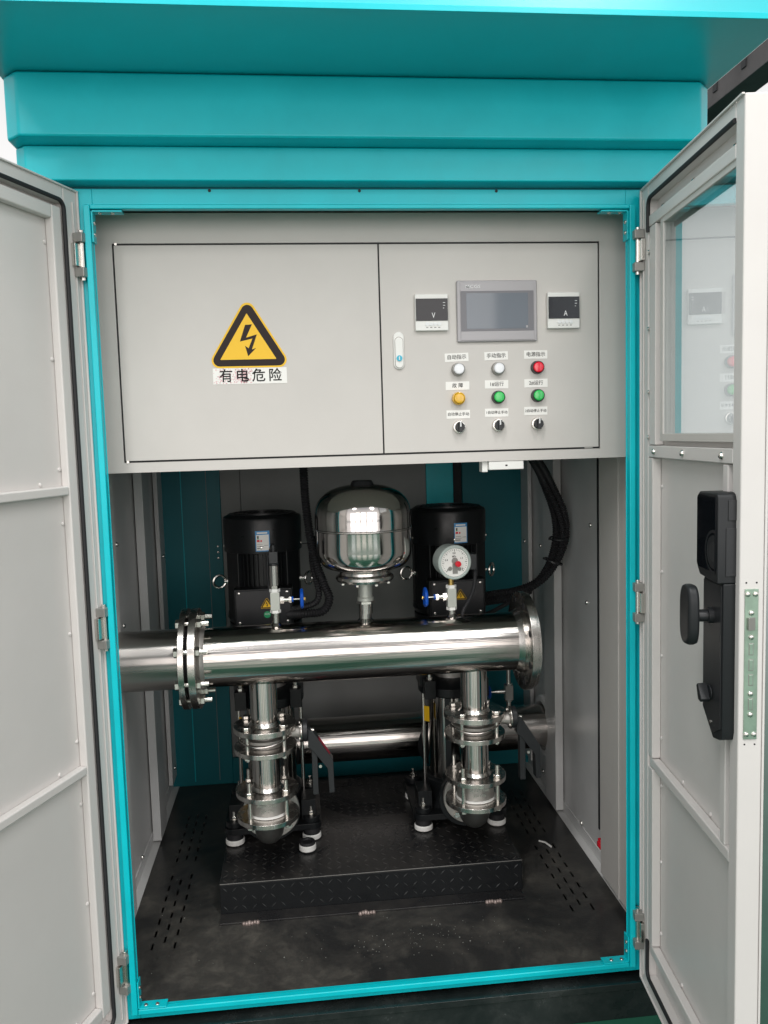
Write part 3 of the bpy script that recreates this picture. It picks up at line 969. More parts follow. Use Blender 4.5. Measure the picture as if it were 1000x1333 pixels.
for x, z, lab in ((0.241, 1.526, 'selector switch under the leftmost label'), (0.350, 1.528, 'selector switch in the middle column'), (0.459, 1.529, 'selector switch in the right column')):
    b = part('selector_switch', MB().lathe([(0.0175, 0), (0.0175, 0.006), (0.0165, 0.009), (0.0145, 0.0095), (0.0, 0.0095)], n=28, cap=False), M_ZINC, cb, (x, DF - 0.0003, z - OZ), (PI / 2, 0, 0), label='black ' + lab)
    kn = MB().cyl(0.0135, 0.0097, 0.013, n=24, bev=0.0008)
    kn.box(-0.0048, 0.0048, -0.0140, 0.0140, 0.0131, 0.025)
    kn.cyl(0.0128, 0.0131, 0.0195, n=20)
    part('knob', kn, M_BPLAST, b, bev=0.0006)
    part('pointer', box(-0.0017, 0.0017, 0.001, 0.0143, 0.0252, 0.0257), M_INKG, b)
sm = part('sensor_module', MB().box(0.323, 0.421, YP + 0.002, YP + 0.05, -0.024, -0.0005).box(0.306, 0.3225, YP + 0.012, YP + 0.05, -0.030, -0.0005), M_WHITE, cb, bev=0.002, label='small white plastic module under the control box')
part('module_mark', box(0.369, 0.375, YP + 0.0015, YP + 0.0019, -0.0145, -0.0105), M_INK, sm)

# ------------------------------------------------------------------ pump base frame
bs = thing('mounting_plinth', 'black tread plate plinth welded to the cabinet floor under both pumps', 'plinth', (0, 0, 0))
BT = 0.106
part('top_plate', MB().box(-0.497, 0.485, 0.415, 1.16, BT - 0.005, BT), M_TREAD, bs, bev=0.0015)
part('front_plate', MB().box(-0.497, 0.485, 0.4155, 0.4195, 0.002, BT - 0.0055), M_BLACK, bs, bev=0.001)
part('side_plate', MB().box(-0.497, -0.493, 0.42, 1.16, 0.001, BT - 0.0055), M_TREAD, bs)
part('side_plate', MB().box(0.481, 0.485, 0.42, 1.16, 0.001, BT - 0.0055), M_TREAD, bs)
part('worn_edge', box(-0.497, 0.485, 0.4142, 0.4152, BT - 0.0022, BT - 0.0006), M_ZGREY, bs)
part('foot_flange', MB().box(-0.497, 0.480, 0.361, 0.4145, 0.0006, 0.006), M_TREAD, bs, bev=0.001)
def treads(mb, f, nu, nv, pitch):
    for i in range(nu):
        for j in range(nv):
            a = 1 if (i + j) % 2 else -1
            if (i + j) % 2 and random.random() < 0.3: continue
            u, v = (i + 0.5) * pitch + random.uniform(-.001, .001), (j + 0.5) * pitch
            du, dv = 0.011 * 0.707, 0.011 * 0.707 * a
            pu, pv = -0.0024 * 0.707 * a, 0.0024 * 0.707
            pts = [f(u - du, v - dv, 0), f(u + pu, v + pv, 0), f(u + du, v + dv, 0), f(u - pu, v - pv, 0), f(u - du * .45, v - dv * .45, 0.0013), f(u + du * .45, v + dv * .45, 0.0013)]
            mb.add(pts, [(0, 4, 1), (4, 5, 1), (5, 2, 1), (0, 3, 4), (3, 5, 4), (3, 2, 5)])


mb = MB()
treads(mb, lambda u, v, h: (-0.497 + u, 0.415 + v, BT + h), 32, 24, 0.0305)
part('tread_pattern', mb, M_WORNT, bs, kind='stuff')
mb = MB()
treads(mb, lambda u, v, h: (-0.497 + u, 0.4155 - h, 0.008 + v), 32, 3, 0.0305)
part('tread_pattern', mb, M_TREADHI, bs, kind='stuff')
for x in (-0.40, -0.035, 0.375):
    mb = MB()
    for k in range(6):
        mb.sphere(random.uniform(0.006, 0.0095), (x + (k - 2.5) * 0.0085, 0.358 + random.uniform(-.003, .003), 0.003), 10, 6)
    part('weld_bead', mb, M_WELD, bs)

# ------------------------------------------------------------------ pumps
def pump(cx, cy, label):
    P = thing('vertical_pump', label, 'pump', (cx, cy, 0), 0, 'vertical booster pumps')
    # feet
    for sx in (-1, 1):
        for sy in (-1, 1):
            f = part('foot_pad', MB().cyl(0.0285, 0.1075, 0.150, (0, 0, 0), n=24, bev=0.003), M_RUBBER, P, (sx * 0.133, sy * 0.128, 0))
            part('white_band', MB().lathe([(0.030, 0.109), (0.0330, 0.112), (0.0330, 0.124), (0.030, 0.128)], n=28, cap=False), M_WHITE, f)
            b = MB()
            hexmb(0.011, 0.196, 0.206, b)
            b.cyl(0.0055, 0.206, 0.222, n=10)
            b.cyl(0.014, 0.192, 0.196, n=16)
            link('foot_bolt', b.mesh('foot_bolt', M_ZINC), P, (sx * 0.133, sy * 0.128, 0))
    mb = MB()
    mb.prism(rb(0.168, 0.162, 0.03), 0.151, 0.172, 'Z')
    for sx in (-1, 1):
        for sy in (-1, 1):
            mb.cyl(0.030, 0.172, 0.192, (sx * 0.133, sy * 0.128, 0), n=20, bev=0.002)
    mb.lathe([(0.14, 0.172), (0.115, 0.190), (0.108, 0.215), (0.108, 0.255), (0.098, 0.262)], n=32)
    # side webs
    mb.box(-0.150, -0.10, -0.13, -0.04, 0.172, 0.245)
    mb.box(0.10, 0.150, -0.13, -0.04, 0.172, 0.245)
    part('base_casting', mb, M_BLACK, P, bev=0.003)
    # inlet/outlet ports
    part('port_flange', MB().cyl(0.098, -0.275, -0.255, (0, 0, 0.275), 'Y', 40, bev=0.002).cyl(0.055, -0.256, -0.10, (0, 0, 0.275), 'Y', 24), M_BLACK, P)
    part('port_flange', MB().cyl(0.098, 0.225, 0.245, (0, 0, 0.275), 'Y', 40, bev=0.002).cyl(0.055, 0.10, 0.226, (0, 0, 0.275), 'Y', 24), M_BLACK, P)
    part('pump_sleeve', MB().cyl(0.0885, 0.255, 0.565, n=48), M_STEELV, P)
    for a in (18, 162, 199, 341):
        st = part('stay_bar', MB().box(-0.011, 0.011, 0.089, 0.101, 0.20, 0.60), M_BLACK, P, rot=(0, 0, R(a)), bev=0.002)
    for s_ in (-1, 1):
        part('tie_rod', MB().cyl(0.0065, 0.172, 0.60, n=14), M_STEELV, P, (s_ * 0.110, -0.035, 0))
    part('stay_label', box(0.0, 0.022, -0.0015, 0, -0.028, 0.028), M_YEL, P, (-0.108, -0.040, 0.50), (0, 0, R(-40)), label='small yellow sticker on the sleeve')
    # lantern
    mb = MB()
    mb.lathe([(0.098, 0.565), (0.122, 0.575), (0.122, 0.605), (0.09, 0.625), (0.06, 0.63)], n=40)
    for s_ in (-1, 1):
        mb.prism([(s_ * 0.085, 0.60), (s_ * 0.122, 0.60), (s_ * 0.124, 0.70), (s_ * 0.118, 0.80), (s_ * 0.100, 0.86), (s_ * 0.080, 0.86), (s_ * 0.094, 0.76)], -0.05, 0.05, 'Y')
    mb.lathe([(0.09, 0.835), (0.128, 0.845), (0.128, 0.868), (0.09, 0.868)], n=40)
    for s_ in (-1, 1):
        mb.box(s_ * 0.075, s_ * 0.115, -0.118, -0.080, 0.575, 0.640)
    part('lantern', mb, M_BLACK, P, bev=0.002)
    part('coupling_guard', MB().cyl(0.062, 0.63, 0.70, n=32).cyl(0.080, 0.70, 0.745, n=32, bev=0.002), M_CAST, P)
    for s_ in (-1, 1):
        b = MB()
        hexmb(0.011, 0.640, 0.650, b)
        b.cyl(0.006, 0.650, 0.662, n=8)
        link('lantern_bolt', b.mesh('lantern_bolt', M_ZINC), P, (s_ * 0.095, -0.099, 0))
        part('priming_plug', MB().cyl(0.005, 0, 0.012, n=10).lathe([(0.009, 0.012), (0.009, 0.020)], n=6), M_ZINC, P, (s_ * 0.120, -0.03, 0.665), (0, s_ * PI / 2, 0))
    # motor
    part('motor_body', MB().cyl(0.112, 0.868, 1.135, n=48), M_BLACK, P)
    mb = MB()
    for k in range(48):
        a = k * 7.5
        mb.T = Matrix.Rotation(R(a), 4, 'Z')
        mb.box(0.111, 0.128, -0.0016, 0.0016, 0.885, 1.125)
    mb.T = Matrix.Identity(4)
    part('cooling_fins', mb, M_BLACK, P, kind='stuff', smooth=0)
    for a in (218, 322, 38, 142):
        mb = MB()
        mb.box(0.095, 0.133, -0.034, 0.034, 0.885, 1.13)
        part('motor_rib', mb, M_BLACK, P, rot=(0, 0, R(a)), bev=0.004)
    part('motor_flange', MB().lathe([(0.09, 0.869), (0.125, 0.872), (0.134, 0.888), (0.131, 0.905), (0.11, 0.905)], n=48), M_BLACK, P)
    cw = part('fan_cowl', MB().lathe([(0.130, 1.120), (0.136, 1.122), (0.137, 1.232), (0.134, 1.240), (0.120, 1.247), (0.117, 1.250), (0.0, 1.250)], n=64, cap=False), M_BLACK, P)
    mb = MB()
    for k in range(1, 7):
        mb.ring(0.016 * k, 0.016 * k + 0.004, 1.2505, 1.2525, n=40)
    part('cowl_grille', mb, M_BPLAST, cw)
    for a in (-168, -90, -12, 90):
        link('cowl_screw', SCREW, cw, (0.1365 * math.cos(R(a)), 0.1365 * math.sin(R(a)), 1.142), (0, PI / 2, R(a)))
    tb = part('terminal_box', MB().box(-0.100, 0.100, -0.160, -0.105, 0.880, 1.008), M_BLACK, P, bev=0.006)
    part('box_lid', MB().box(-0.092, 0.092, -0.166, -0.1605, 0.886, 1.002), M_BPLAST, tb, bev=0.003)
    for x in (-0.080, 0.080):
        for z in (0.894, 0.994):
            link('screw', SCREW, tb, (x, -0.166, z), (PI / 2, 0, 0))
    for s_ in (-1, 1):
        tw = R(20) if s_ < 0 else R(-30)
        ring = [(0.022 * math.cos(t), 0, 0.022 * math.sin(t)) for t in [i * PI / 12 for i in range(24)]]
        eb = part('lifting_eye', MB().tube(ring, 0.0045, 8, closed=True), M_ZINC, P, (s_ * 0.157, -0.01, 1.012), (0, 0, tw if s_ < 0 else R(55)))
        part('eye_shank', MB().cyl(0.006, 0.128, 0.140, (0, -0.01, 1.012), 'X', 10).cyl(0.012, 0.120, 0.130, (0, -0.01, 1.012), 'X', 10), M_ZINC, P, rot=(0, 0, 0 if s_ > 0 else PI), loc=(0, 0 if s_ > 0 else -0.02, 0))
    return P


def rb(hx, hy, r, n=4):
    out = []
    for sx, sy, a in ((1, 1, 0), (-1, 1, 90), (-1, -1, 180), (1, -1, 270)):
        for i in range(n + 1):
            t = R(a + 90 * i / n)
            out.append((sx * (hx - r) + r * math.cos(t), sy * (hy - r) + r * math.sin(t)))
    return out


p1 = pump(-0.333, 0.805, 'left black vertical pump behind the transmitter')
p2 = copy_tree(p1)
p2.location = (0.331, 0.805, 0)
p2['label'] = 'right black vertical pump behind the round gauge'

# stickers that differ in place on the two motors
def arc_patch(r, a0, a1, z0, z1, n=8):
    vs, fs = [], []
    for i in range(n + 1):
        a = a0 + (a1 - a0) * i / n
        for z in (z0, z1):
            for rr in (r, r + 0.0004):
                vs.append((rr * math.cos(a), rr * math.sin(a), z))
    for i in range(n):
        b, c = i * 4, i * 4 + 4
        fs += [(b + 1, c + 1, c + 3, b + 3), (b, b + 2, c + 2, c), (b + 2, b + 3, c + 3, c + 2), (b, c, c + 1, b + 1)]
    fs += [(0, 1, 3, 2), (4 * n, 4 * n + 2, 4 * n + 3, 4 * n + 1)]
    return MB().add(vs, fs)


def sticker(P, ac):
    k = 0.1375
    da = 0.024 / k
    s_ = part('energy_label', arc_patch(k, ac - da, ac + da, 1.130, 1.200), M_SBLUE, P, label='blue edged white energy label on the cowl')
    part('label_paper', arc_patch(k + .0006, ac - da * .88, ac + da * .88, 1.1335, 1.187), M_PAPER, s_)
    part('label_print', arc_patch(k + .0012, ac - da * .75, ac + da * .7, 1.1905, 1.1955), M_PAPER, s_)
    for a, b, z0, z1, m_ in ((-.72, -.52, 1.176, 1.183, M_INK), (-.72, -.52, 1.172, 1.176, M_SGRN), (-.78, -.42, 1.163, 1.170, M_RED), (-.30, -.08, 1.163, 1.169, M_RED), (-.78, .0, 1.1530, 1.1545, M_ZGREY),
                             (.2, .8, 1.1500, 1.1515, M_ZGREY), (-.78, .1, 1.1470, 1.1480, M_INK), (-.78, -.1, 1.1400, 1.1420, M_INK)):
        part('label_print', arc_patch(k + .0012, ac + a * da, ac + b * da, z0, z1, 3), m_, s_)


sticker(p1, R(-88))
sticker(p2, R(-81))
wtri(p1, 0.012, 0.940, -0.1665, 0.0235, 0.0388, 'small yellow warning triangle on the terminal box', 0.004)
cc = part('round_green_sticker', MB().cyl(0.0115, -0.1672, -0.1665, (0.012, 0, 0.919), 'Y', 24), M_SGRN, p1)
text('CCC', 0.008, M_INKG, cc, 0.012, -0.1676, 0.921)
wtri(p2, 0.010, 0.938, -0.1665, 0.0235, 0.0388, 'small yellow warning triangle half hidden by the valve block', 0.004)

lp_ = thing('loose_foot_pad', 'loose black rubber pad with white band in front of the left pump', 'rubber pad', (-0.216, 0.590, BT + 0.0015))
part('pad', MB().lathe([(0.026, 0), (0.027, 0.026), (0.025, 0.032), (0.018, 0.032), (0.016, 0.027), (0, 0.027)], n=28, cap=False), M_RUBBER, lp_)
part('white_band', MB().lathe([(0.027, 0.003), (0.0290, 0.005), (0.0290, 0.020), (0.027, 0.023)], n=28, cap=False), M_WHITE, lp_)

# ------------------------------------------------------------------ discharge header
HZ, HY, HR = 0.846, 0.40, 0.0915
hd = thing('header_pipe', 'large polished stainless header pipe running across in front of the pumps', 'pipe', (0, HY, HZ))
part('pipe', MB().lathe([(HR, -0.528), (HR, 0.500)], ax='X', n=72, cap=True), M_STEEL, hd)
# inlet piece goes out through the left wall
part('pipe', MB().lathe([(HR, -0.86), (HR, -0.560)], ax='X', n=72), M_STEELR, hd, label='shorter pipe length leaving through the left wall')
part('weld_collar', MB().lathe([(HR, -0.522), (HR + 0.006, -0.512), (HR + 0.004, -0.506), (HR, -0.500)], ax='X', n=64, cap=False), M_CAST, hd)
FL = []
part('flange', MB().ring(HR, 0.153, -0.568, -0.550, ax='X', n=72), M_FLANGE, hd, bev=0.0015)
part('flange_gasket', MB().ring(HR, 0.118, -0.5498, -0.5402, ax='X', n=48), M_RUBBER, hd)
part('flange', MB().ring(HR, 0.153, -0.540, -0.518, ax='X', n=72), M_FLANGE, hd, bev=0.0015)
hb = bolt_mesh('flange_bolt', 0.0150, 0.050, 0.013, over=0.034)
for k in range(8):
    a = R(22.5 + 45 * k)
    link('flange_bolt', hb, hd, (-0.568, 0.127 * math.cos(a), 0.127 * math.sin(a)), (0, PI / 2, 0))
# right flange with blank
rfm = MB().ring(HR, 0.155, 0.483, 0.503, ax='X', n=72)
part('flange', rfm, M_FLANGE, hd, bev=0.0015)
part('weld_collar', MB().lathe([(HR, 0.458), (HR + 0.004, 0.466), (HR + 0.010, 0.475), (HR + 0.010, 0.4828)], ax='X', n=64, cap=False), M_FLANGE, hd)
part('blank_flange', MB().cyl(0.150, 0.5035, 0.512, ax='X', n=72), M_FLANGE, hd)
for k in range(8):
    a = R(22.5 + 45 * k)
    b = MB().ring(0.0085, 0.0112, -0.0008, 0.0008, n=16).cyl(0.0085, -0.0002, 0.0004, n=16)
    b.cyl(0.004, 0.0004, 0.006, n=10)
    link('bolt_hole', b.mesh('bolt_hole', [M_RUBBER]) if k in (0, 1, 6, 7) else MB().cyl(0.010, -0.0008, 0.0008, n=16).mesh('bolt_hole', M_RUBBER), hd, (0.4825, -0.129 * math.cos(a), 0.129 * math.sin(a)), (0, PI / 2, 0))
for x in (-0.333, 0.331):
    part('branch_pipe', MB().cyl(0.0425, -0.218, -0.060, (x, 0, 0), n=40), M_STEELV, hd)
    part('branch_flange', MB().lathe([(0.0425, -0.219), (0.0975, -0.219), (0.0975, -0.236), (0.0425, -0.236)], (x, 0, 0), n=56, cap=False), M_FLANGE, hd, bev=0.0012)
    part('branch_collar', MB().lathe([(0.0428, -0.208), (0.0455, -0.213), (0.051, -0.2188)], (x, 0, 0), n=40, cap=False), M_FLANGE, hd)
for x, r_, h_ in ((-0.285, 0.0125, 0.128), (-0.008, 0.0195, 0.135), (0.266, 0.0125, 0.140)):
    part('socket', MB().lathe([(r_ + 0.014, 0.083), (r_ + 0.004, 0.094), (r_, 0.098), (r_, h_)], (x, 0, 0), n=24, cap=True), M_STEELV, hd)

# ------------------------------------------------------------------ valve stacks
def stack(cx, label):
    S = thing('discharge_valve_assembly', label, 'valve', (cx, HY, 0), 0, 'valve assemblies hanging from the header')
    # butterfly valve wafer
    part('butterfly_valve_body', MB().lathe([(0.056, 0.609), (0.058, 0.600), (0.050, 0.596), (0.050, 0.574), (0.058, 0.570), (0.056, 0.561)], n=48, cap=False)
         .ring(0.056, 0.072, 0.581, 0.590, n=48), M_CAST, S)
    part('clamp_band', MB().tube([(0.085 * math.cos(t), 0.085 * math.sin(t), 0.588 + 0.008 * math.cos(2 * t + 0.4)) for t in [R(195 + i * 15) for i in range(11)]], 0.003, 8), M_STEEL, S)
    part('flange', MB().lathe([(0.0425, 0.560), (0.0975, 0.560), (0.0975, 0.545), (0.0425, 0.545)], n=56, cap=False), M_FLANGE, S, bev=0.0012)
    part('spool_pipe', MB().cyl(0.0435, 0.420, 0.546, n=48), M_STEELV, S)
    part('spool_collar', MB().lathe([(0.0438, 0.432), (0.0465, 0.427), (0.052, 0.4218)], n=40, cap=False), M_FLANGE, S)
    part('flange', MB().lathe([(0.0435, 0.421), (0.0975, 0.421), (0.0975, 0.406), (0.0435, 0.406)], n=56, cap=False), M_FLANGE, S, bev=0.0012)
    part('check_valve_body', MB().lathe([(0.060, 0.4055), (0.060, 0.350)], n=48), M_CAST, S)
    part('white_seal', MB().lathe([(0.060, 0.3495), (0.064, 0.348), (0.064, 0.343), (0.060, 0.3415)], n=48, cap=False), M_WHITE, S)
    part('flange', MB().lathe([(0.030, 0.341), (0.0975, 0.341), (0.0975, 0.326), (0.030, 0.326)], n=56, cap=False), M_FLANGE, S, bev=0.0012)
    for z, s_ in ((0.386, 'PN16 DN80'), (0.368, '304 CF8')):
        text(s_, 0.012, M_FLANGE, S, 0, -0.0604, z, 'cast_lettering')
    # elbow to the pump inlet
    pts = [(0, 0, 0.327), (0, 0, 0.318)]
    for i in range(9):
        t = R(90 * i / 8)
        pts.append((0, 0.052 - 0.052 * math.cos(t), 0.306 - 0.040 * math.sin(t)))
    pts.append((0, 0.10, 0.270))
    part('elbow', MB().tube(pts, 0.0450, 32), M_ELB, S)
    part('elbow_flange', MB().cyl(0.092, 0.098, 0.114, (0.004, 0, 0.295), 'Y', 56, bev=0.0015), M_CAST, S)
    # bolts
    b1 = bolt_mesh('flange_bolt', 0.0125, 0.083, 0.010, over=0.014)
    b2 = bolt_mesh('stud_bolt', 0.0118, 0.0975, 0.010, over=0.040)
    b3 = bolt_mesh('elbow_bolt', 0.0115, 0.034, 0.010, over=0.010)
    for k in range(4):
        a = R(45 + 90 * k + 4)
        link('flange_bolt', b1, S, (0.079 * math.cos(a), 0.079 * math.sin(a), 0.628), (PI, 0, k))
        link('stud_bolt', b2, S, (0.079 * math.cos(a), 0.079 * math.sin(a), 0.325), (0, 0, k))
        link('elbow_bolt', b3, S, (0.004 + 0.075 * math.cos(a), 0.098, 0.295 + 0.075 * math.sin(a)), (-PI / 2, 0, 0))
    # valve neck and lever
    z = 0.600
    part('valve_neck', MB().lathe([(0.011, 0.055), (0.012, 0.072), (0.0195, 0.106), (0.021, 0.109)], (0, -0.01, z - 0.004), 'X', 24), M_CAST, S)
    part('neck_disc', MB().cyl(0.036, 0.109, 0.116, (0, -0.01, z), 'X', 36, bev=0.002), M_FLANGE, S)
    for k in range(4):
        a = R(45 + 90 * k)
        part('disc_screw', MB().lathe([(0.005, 0.106), (0.005, 0.109)], (0, -0.01 + 0.027 * math.cos(a), z + 0.027 * math.sin(a)), 'X', 8), M_ZINC, S)
    part('notch_plate', MB().cyl(0.034, 0.1165, 0.132, (0, -0.01, z), 'X', 32, bev=0.002), M_BPLAST, S)
    hx, hz = 0.136, z
    lv = [(hx + a, hz + b) for a, b in ((-0.004, 0.010), (0.012, 0.000), (0.072, -0.094), (0.074, -0.200), (0.057, -0.202), (0.054, -0.122), (0.010, -0.062), (-0.004, -0.050))]
    part('lever', MB().prism(lv, -0.028, 0.008, 'Y'), M_BPLAST, S, bev=0.002)
    part('lever_pin', MB().lathe([(0.006, 0.125), (0.006, 0.1515), (0.004, 0.153)], (0, -0.01, z), 'X', 10), M_ZINC, S)
    part('latch_trigger', MB().box(hx + 0.006, hx + 0.024, -0.024, 0.004, hz - 0.205, hz - 0.045), M_BPLAST, S, bev=0.002)
    part('trigger_screw', MB().cyl(0.005, -0.031, -0.0285, (hx + 0.032, 0, hz - 0.112), 'Y', 10), M_ZINC, S)
    return S


s1 = stack(-0.333, 'stainless valve and elbow assembly in front of the left pump')
part('lever_edge_paint', MB().prism([(0.136 + 0.030, 0.6 - 0.0275), (0.136 + 0.062, 0.6 - 0.0776), (0.136 + 0.0632, 0.6 - 0.0776), (0.136 + 0.0312, 0.6 - 0.0275)], -0.022, 0.000, 'Y'), mat('dark_red_paint', (0.30, 0.012, 0.03), 0.5), s1)
s2 = copy_tree(s1)
for ch in list(s2.children):
    if ch.name.startswith('lever_edge_paint'): bpy.data.objects.remove(ch)
s2.location = (0.331, HY, 0)
s2['label'] = 'stainless valve and elbow assembly in front of the right pump'

# ------------------------------------------------------------------ pressure tank
tk = thing('pressure_tank', 'rounded mirror stainless pressure tank with black cap above the header pipe', 'tank', (-0.006, HY, 0))
prof = []
RT = 0.1485
for i in range(13):
    t = R(90 * i / 12)
    prof.append((max(0.0, RT * math.sin(t) ** 0.80), 1.262 + 0.100 * math.cos(t) ** 0.80 if i < 12 else 1.262))
prof = [(a, b) for a, b in prof]
up = prof + [(RT, 1.232), (RT + 0.0005, 1.2305)]
part('upper_shell', MB().lathe(up, n=72, cap=False), M_TANK, tk)
part('seam', MB().lathe([(RT - 0.001, 1.2305), (RT + 0.0015, 1.229), (RT + 0.0015, 1.2255), (RT - 0.001, 1.224)], n=72, cap=False), M_FLANGE, tk)
lo = [(RT + 0.0005, 1.224), (RT, 1.222), (RT, 1.165)]
for i in range(1, 11):
    t = R(90 * i / 10)
    lo.append((0.095 + (RT - 0.095) * math.cos(t) ** 0.9, 1.165 - 0.062 * math.sin(t)))
lo += [(0.088, 1.099), (0.078, 1.094)]
part('lower_shell', MB().lathe(lo, n=72, cap=False), M_TANK, tk)
part('tank_neck', MB().lathe([(0.076, 1.096), (0.078, 1.086), (0.088, 1.080), (0.0905, 1.072), (0.086, 1.064), (0.078, 1.0615), (0.02, 1.0615)], n=56, cap=False), M_FLANGE, tk)
for k in range(8):
    a = R(22.5 + 45 * k)
    b = MB()
    hexmb(0.0075, 1.0555, 1.0625, b)
    link('ring_bolt', b.mesh('ring_bolt', M_ZINC), tk, (0.076 * math.cos(a), 0.076 * math.sin(a), 0))
part('black_cap', MB().lathe([(0.041, 1.352), (0.036, 1.362), (0.032, 1.371), (0.029, 1.374), (0.0, 1.3745)], n=32, cap=False), M_BPLAST, tk)
mb = MB().lathe([(0.0255, 1.0612), (0.0255, 1.048), (0.022, 1.047), (0.022, 1.012), (0.0255, 1.010), (0.0255, 1.000)], n=28)
part('stem', mb, M_VALVE, tk)
part('stem_ring', MB().lathe([(0.029, 0.999), (0.029, 0.9915)], n=6), M_ZINC, tk)
part('stem_pipe', MB().cyl(0.0215, 0.960, 0.9912, n=28), M_STEELV, tk)

# ------------------------------------------------------------------ needle valves with instruments
def wheel(parent, x, z, sgn):
    """blue handwheel, axis along x"""
    mb = MB()
    n = 40
    pts = []
    for i in range(n):
        t = 2 * PI * i / n
        r_ = 0.0255 + 0.0018 * math.cos(5 * t)
        pts.append((x, r_ * math.cos(t), z + r_ * math.sin(t)))
    mb.tube(pts, 0.0055, 8, closed=True)
    for k in range(5):
        t = 2 * PI * k / 5 + 0.3
        mb.tube([(x, 0.006 * math.cos(t), z + 0.006 * math.sin(t)), (x, 0.024 * math.cos(t), z + 0.024 * math.sin(t))], 0.0036, 8)
    mb.cyl(0.0085, x - 0.006, x + 0.006, (0, 0, z), 'X', 14)
    return part('handwheel', mb, M_BLUE, parent, label='blue handwheel')


def needle(parent, sgn, zb, zt, wz):
    part('valve_block', MB().box(-0.0145, 0.0145, -0.0145, 0.0145, zb, zt), M_VALVE, parent, bev=0.0018)
    part('union_nut', MB().lathe([(0.0165, zt), (0.0165, zt + 0.010)], n=6), M_WHITE, parent)
    part('union_nut', MB().lathe([(0.0165, zb - 0.009), (0.0165, zb)], n=6), M_WHITE, parent)
    b = MB()
    s_ = sgn
    b.lathe([(0.0125, s_ * 0.0147), (0.0125, s_ * 0.027)], (0, 0, wz), 'X', 6)
    b.lathe([(0.0075, s_ * 0.027), (0.0075, s_ * 0.042)], (0, 0, wz), 'X', 16)
    b.lathe([(0.0105, s_ * 0.042), (0.0105, s_ * 0.050)], (0, 0, wz), 'X', 6)
    b.cyl(0.0032, min(s_ * 0.05, s_ * 0.078), max(s_ * 0.05, s_ * 0.078), (0, 0, wz), 'X', 10)
    part('bonnet', b, M_ZINC, parent)
    part('blue_ring', MB().lathe([(0.0088, s_ * 0.0505), (0.0088, s_ * 0.056)], (0, 0, wz), 'X', 16), M_BLUE, parent)
    wheel(parent, s_ * 0.082, wz, s_)
    part('spindle_nut', MB().lathe([(0.005, s_ * 0.088), (0.005, s_ * 0.093)], (0, 0, wz), 'X', 6), M_BRASS, parent)


tr = thing('pressure_transmitter', 'pressure transmitter on a needle valve with blue wheel at left of the header', 'transmitter', (-0.285, HY, HZ + 0.128))
tr.location.z = 0.0
needle(tr, 1, 0.984, 1.040, 1.014)
part('transmitter_body', MB().cyl(0.0148, 1.060, 1.123, n=28, bev=0.001).cyl(0.0165, 1.050, 1.060, n=6), M_STEELV, tr)
part('plug', MB().lathe([(0.0150, 1.123), (0.0150, 1.128), (0.0125, 1.130)], n=24).box(-0.013, 0.013, -0.016, 0.010, 1.130, 1.166).cyl(0.006, 1.150, 1.185, n=12), M_BPLAST, tr, bev=0.0012)
part('signal_cable', MB().tube([(0, 0, 1.178), (-0.002, 0.012, 1.187), (-0.006, 0.030, 1.180), (-0.018, 0.034, 1.14), (-0.021, 0.030, 1.10), (-0.018, 0.03, 1.04)], 0.004, 8), M_RUBBER, tr)

ga = thing('pressure_gauge', 'round white dial pressure gauge with red centre knob above the header', 'gauge', (0.265, HY, 0))
needle(ga, -1, 0.966, 1.026, 0.9995)
part('brass_stem', MB().cyl(0.009, 1.036, 1.062, n=16), M_BRASS, ga)
gx, gz = 0.006, 1.110
G = part('gauge_case', MB().lathe([(0.056, 0.052), (0.060, 0.046), (0.060, -0.020), (0.0635, -0.022), (0.0635, -0.030), (0.060, -0.034), (0.0545, -0.034), (0.0530, -0.027), (0, -0.027)], (gx, 0, gz), 'Y', 64, cap=False), mat('gauge_case_paint', (0.46, 0.52, 0.49), 0.35, coat=0.3), ga, rot=(0, 0, 0))
part('dial', MB().cyl(0.0525, -0.0285, -0.0278, (gx, 0, gz), 'Y', 64), M_PAPER, G)
mb = MB()
for k in range(31):
    a = R(225 - k * 9)
    r0, r1 = (0.040 if k % 5 == 0 else 0.0435), 0.048
    ca, sa = math.cos(a), math.sin(a)
    w_ = 0.0006 if k % 5 else 0.0009
    q = [(gx + r0 * ca - w_ * sa, gz + r0 * sa + w_ * ca), (gx + r1 * ca - w_ * sa, gz + r1 * sa + w_ * ca), (gx + r1 * ca + w_ * sa, gz + r1 * sa - w_ * ca), (gx + r0 * ca + w_ * sa, gz + r0 * sa - w_ * ca)]
    mb.prism(q, -0.0290, -0.0286, 'Y')
part('dial_marks', mb, M_INK, G, kind='stuff', smooth=0)
for s_, dx, dz in (('0', -0.027, -0.026), ('0.4', -0.032, 0.010), ('0.8', -0.002, 0.034), ('1.2', 0.026, 0.014), ('1.6', 0.027, -0.024), ('MPa', -0.002, 0.022)):
    text(s_, 0.0095, M_INK, G, gx + dx, -0.0292, gz + dz)
part('dial_mechanism', MB().box(gx - 0.009, gx + 0.011, -0.0302, -0.0287, gz - 0.042, gz - 0.003).cyl(0.008, -0.0302, -0.0287, (gx - 0.018, 0, gz - 0.022), 'Y', 16).cyl(0.007, -0.0302, -0.0287, (gx + 0.018, 0, gz - 0.026), 'Y', 16)
     .cyl(0.012, -0.0306, -0.0287, (gx, 0, gz + 0.006), 'Y', 20), M_ZGREY, G, bev=0.0004)
part('needle', MB().prism([(gx - 0.001, gz - 0.001), (gx - 0.030, gz - 0.0335), (gx + 0.001, gz + 0.001)], -0.0318, -0.0312, 'Y'), M_INK, G)
mg = mat('gauge_glass', (1, 1, 1), 0.02, transmission=1.0, ior=1.3)
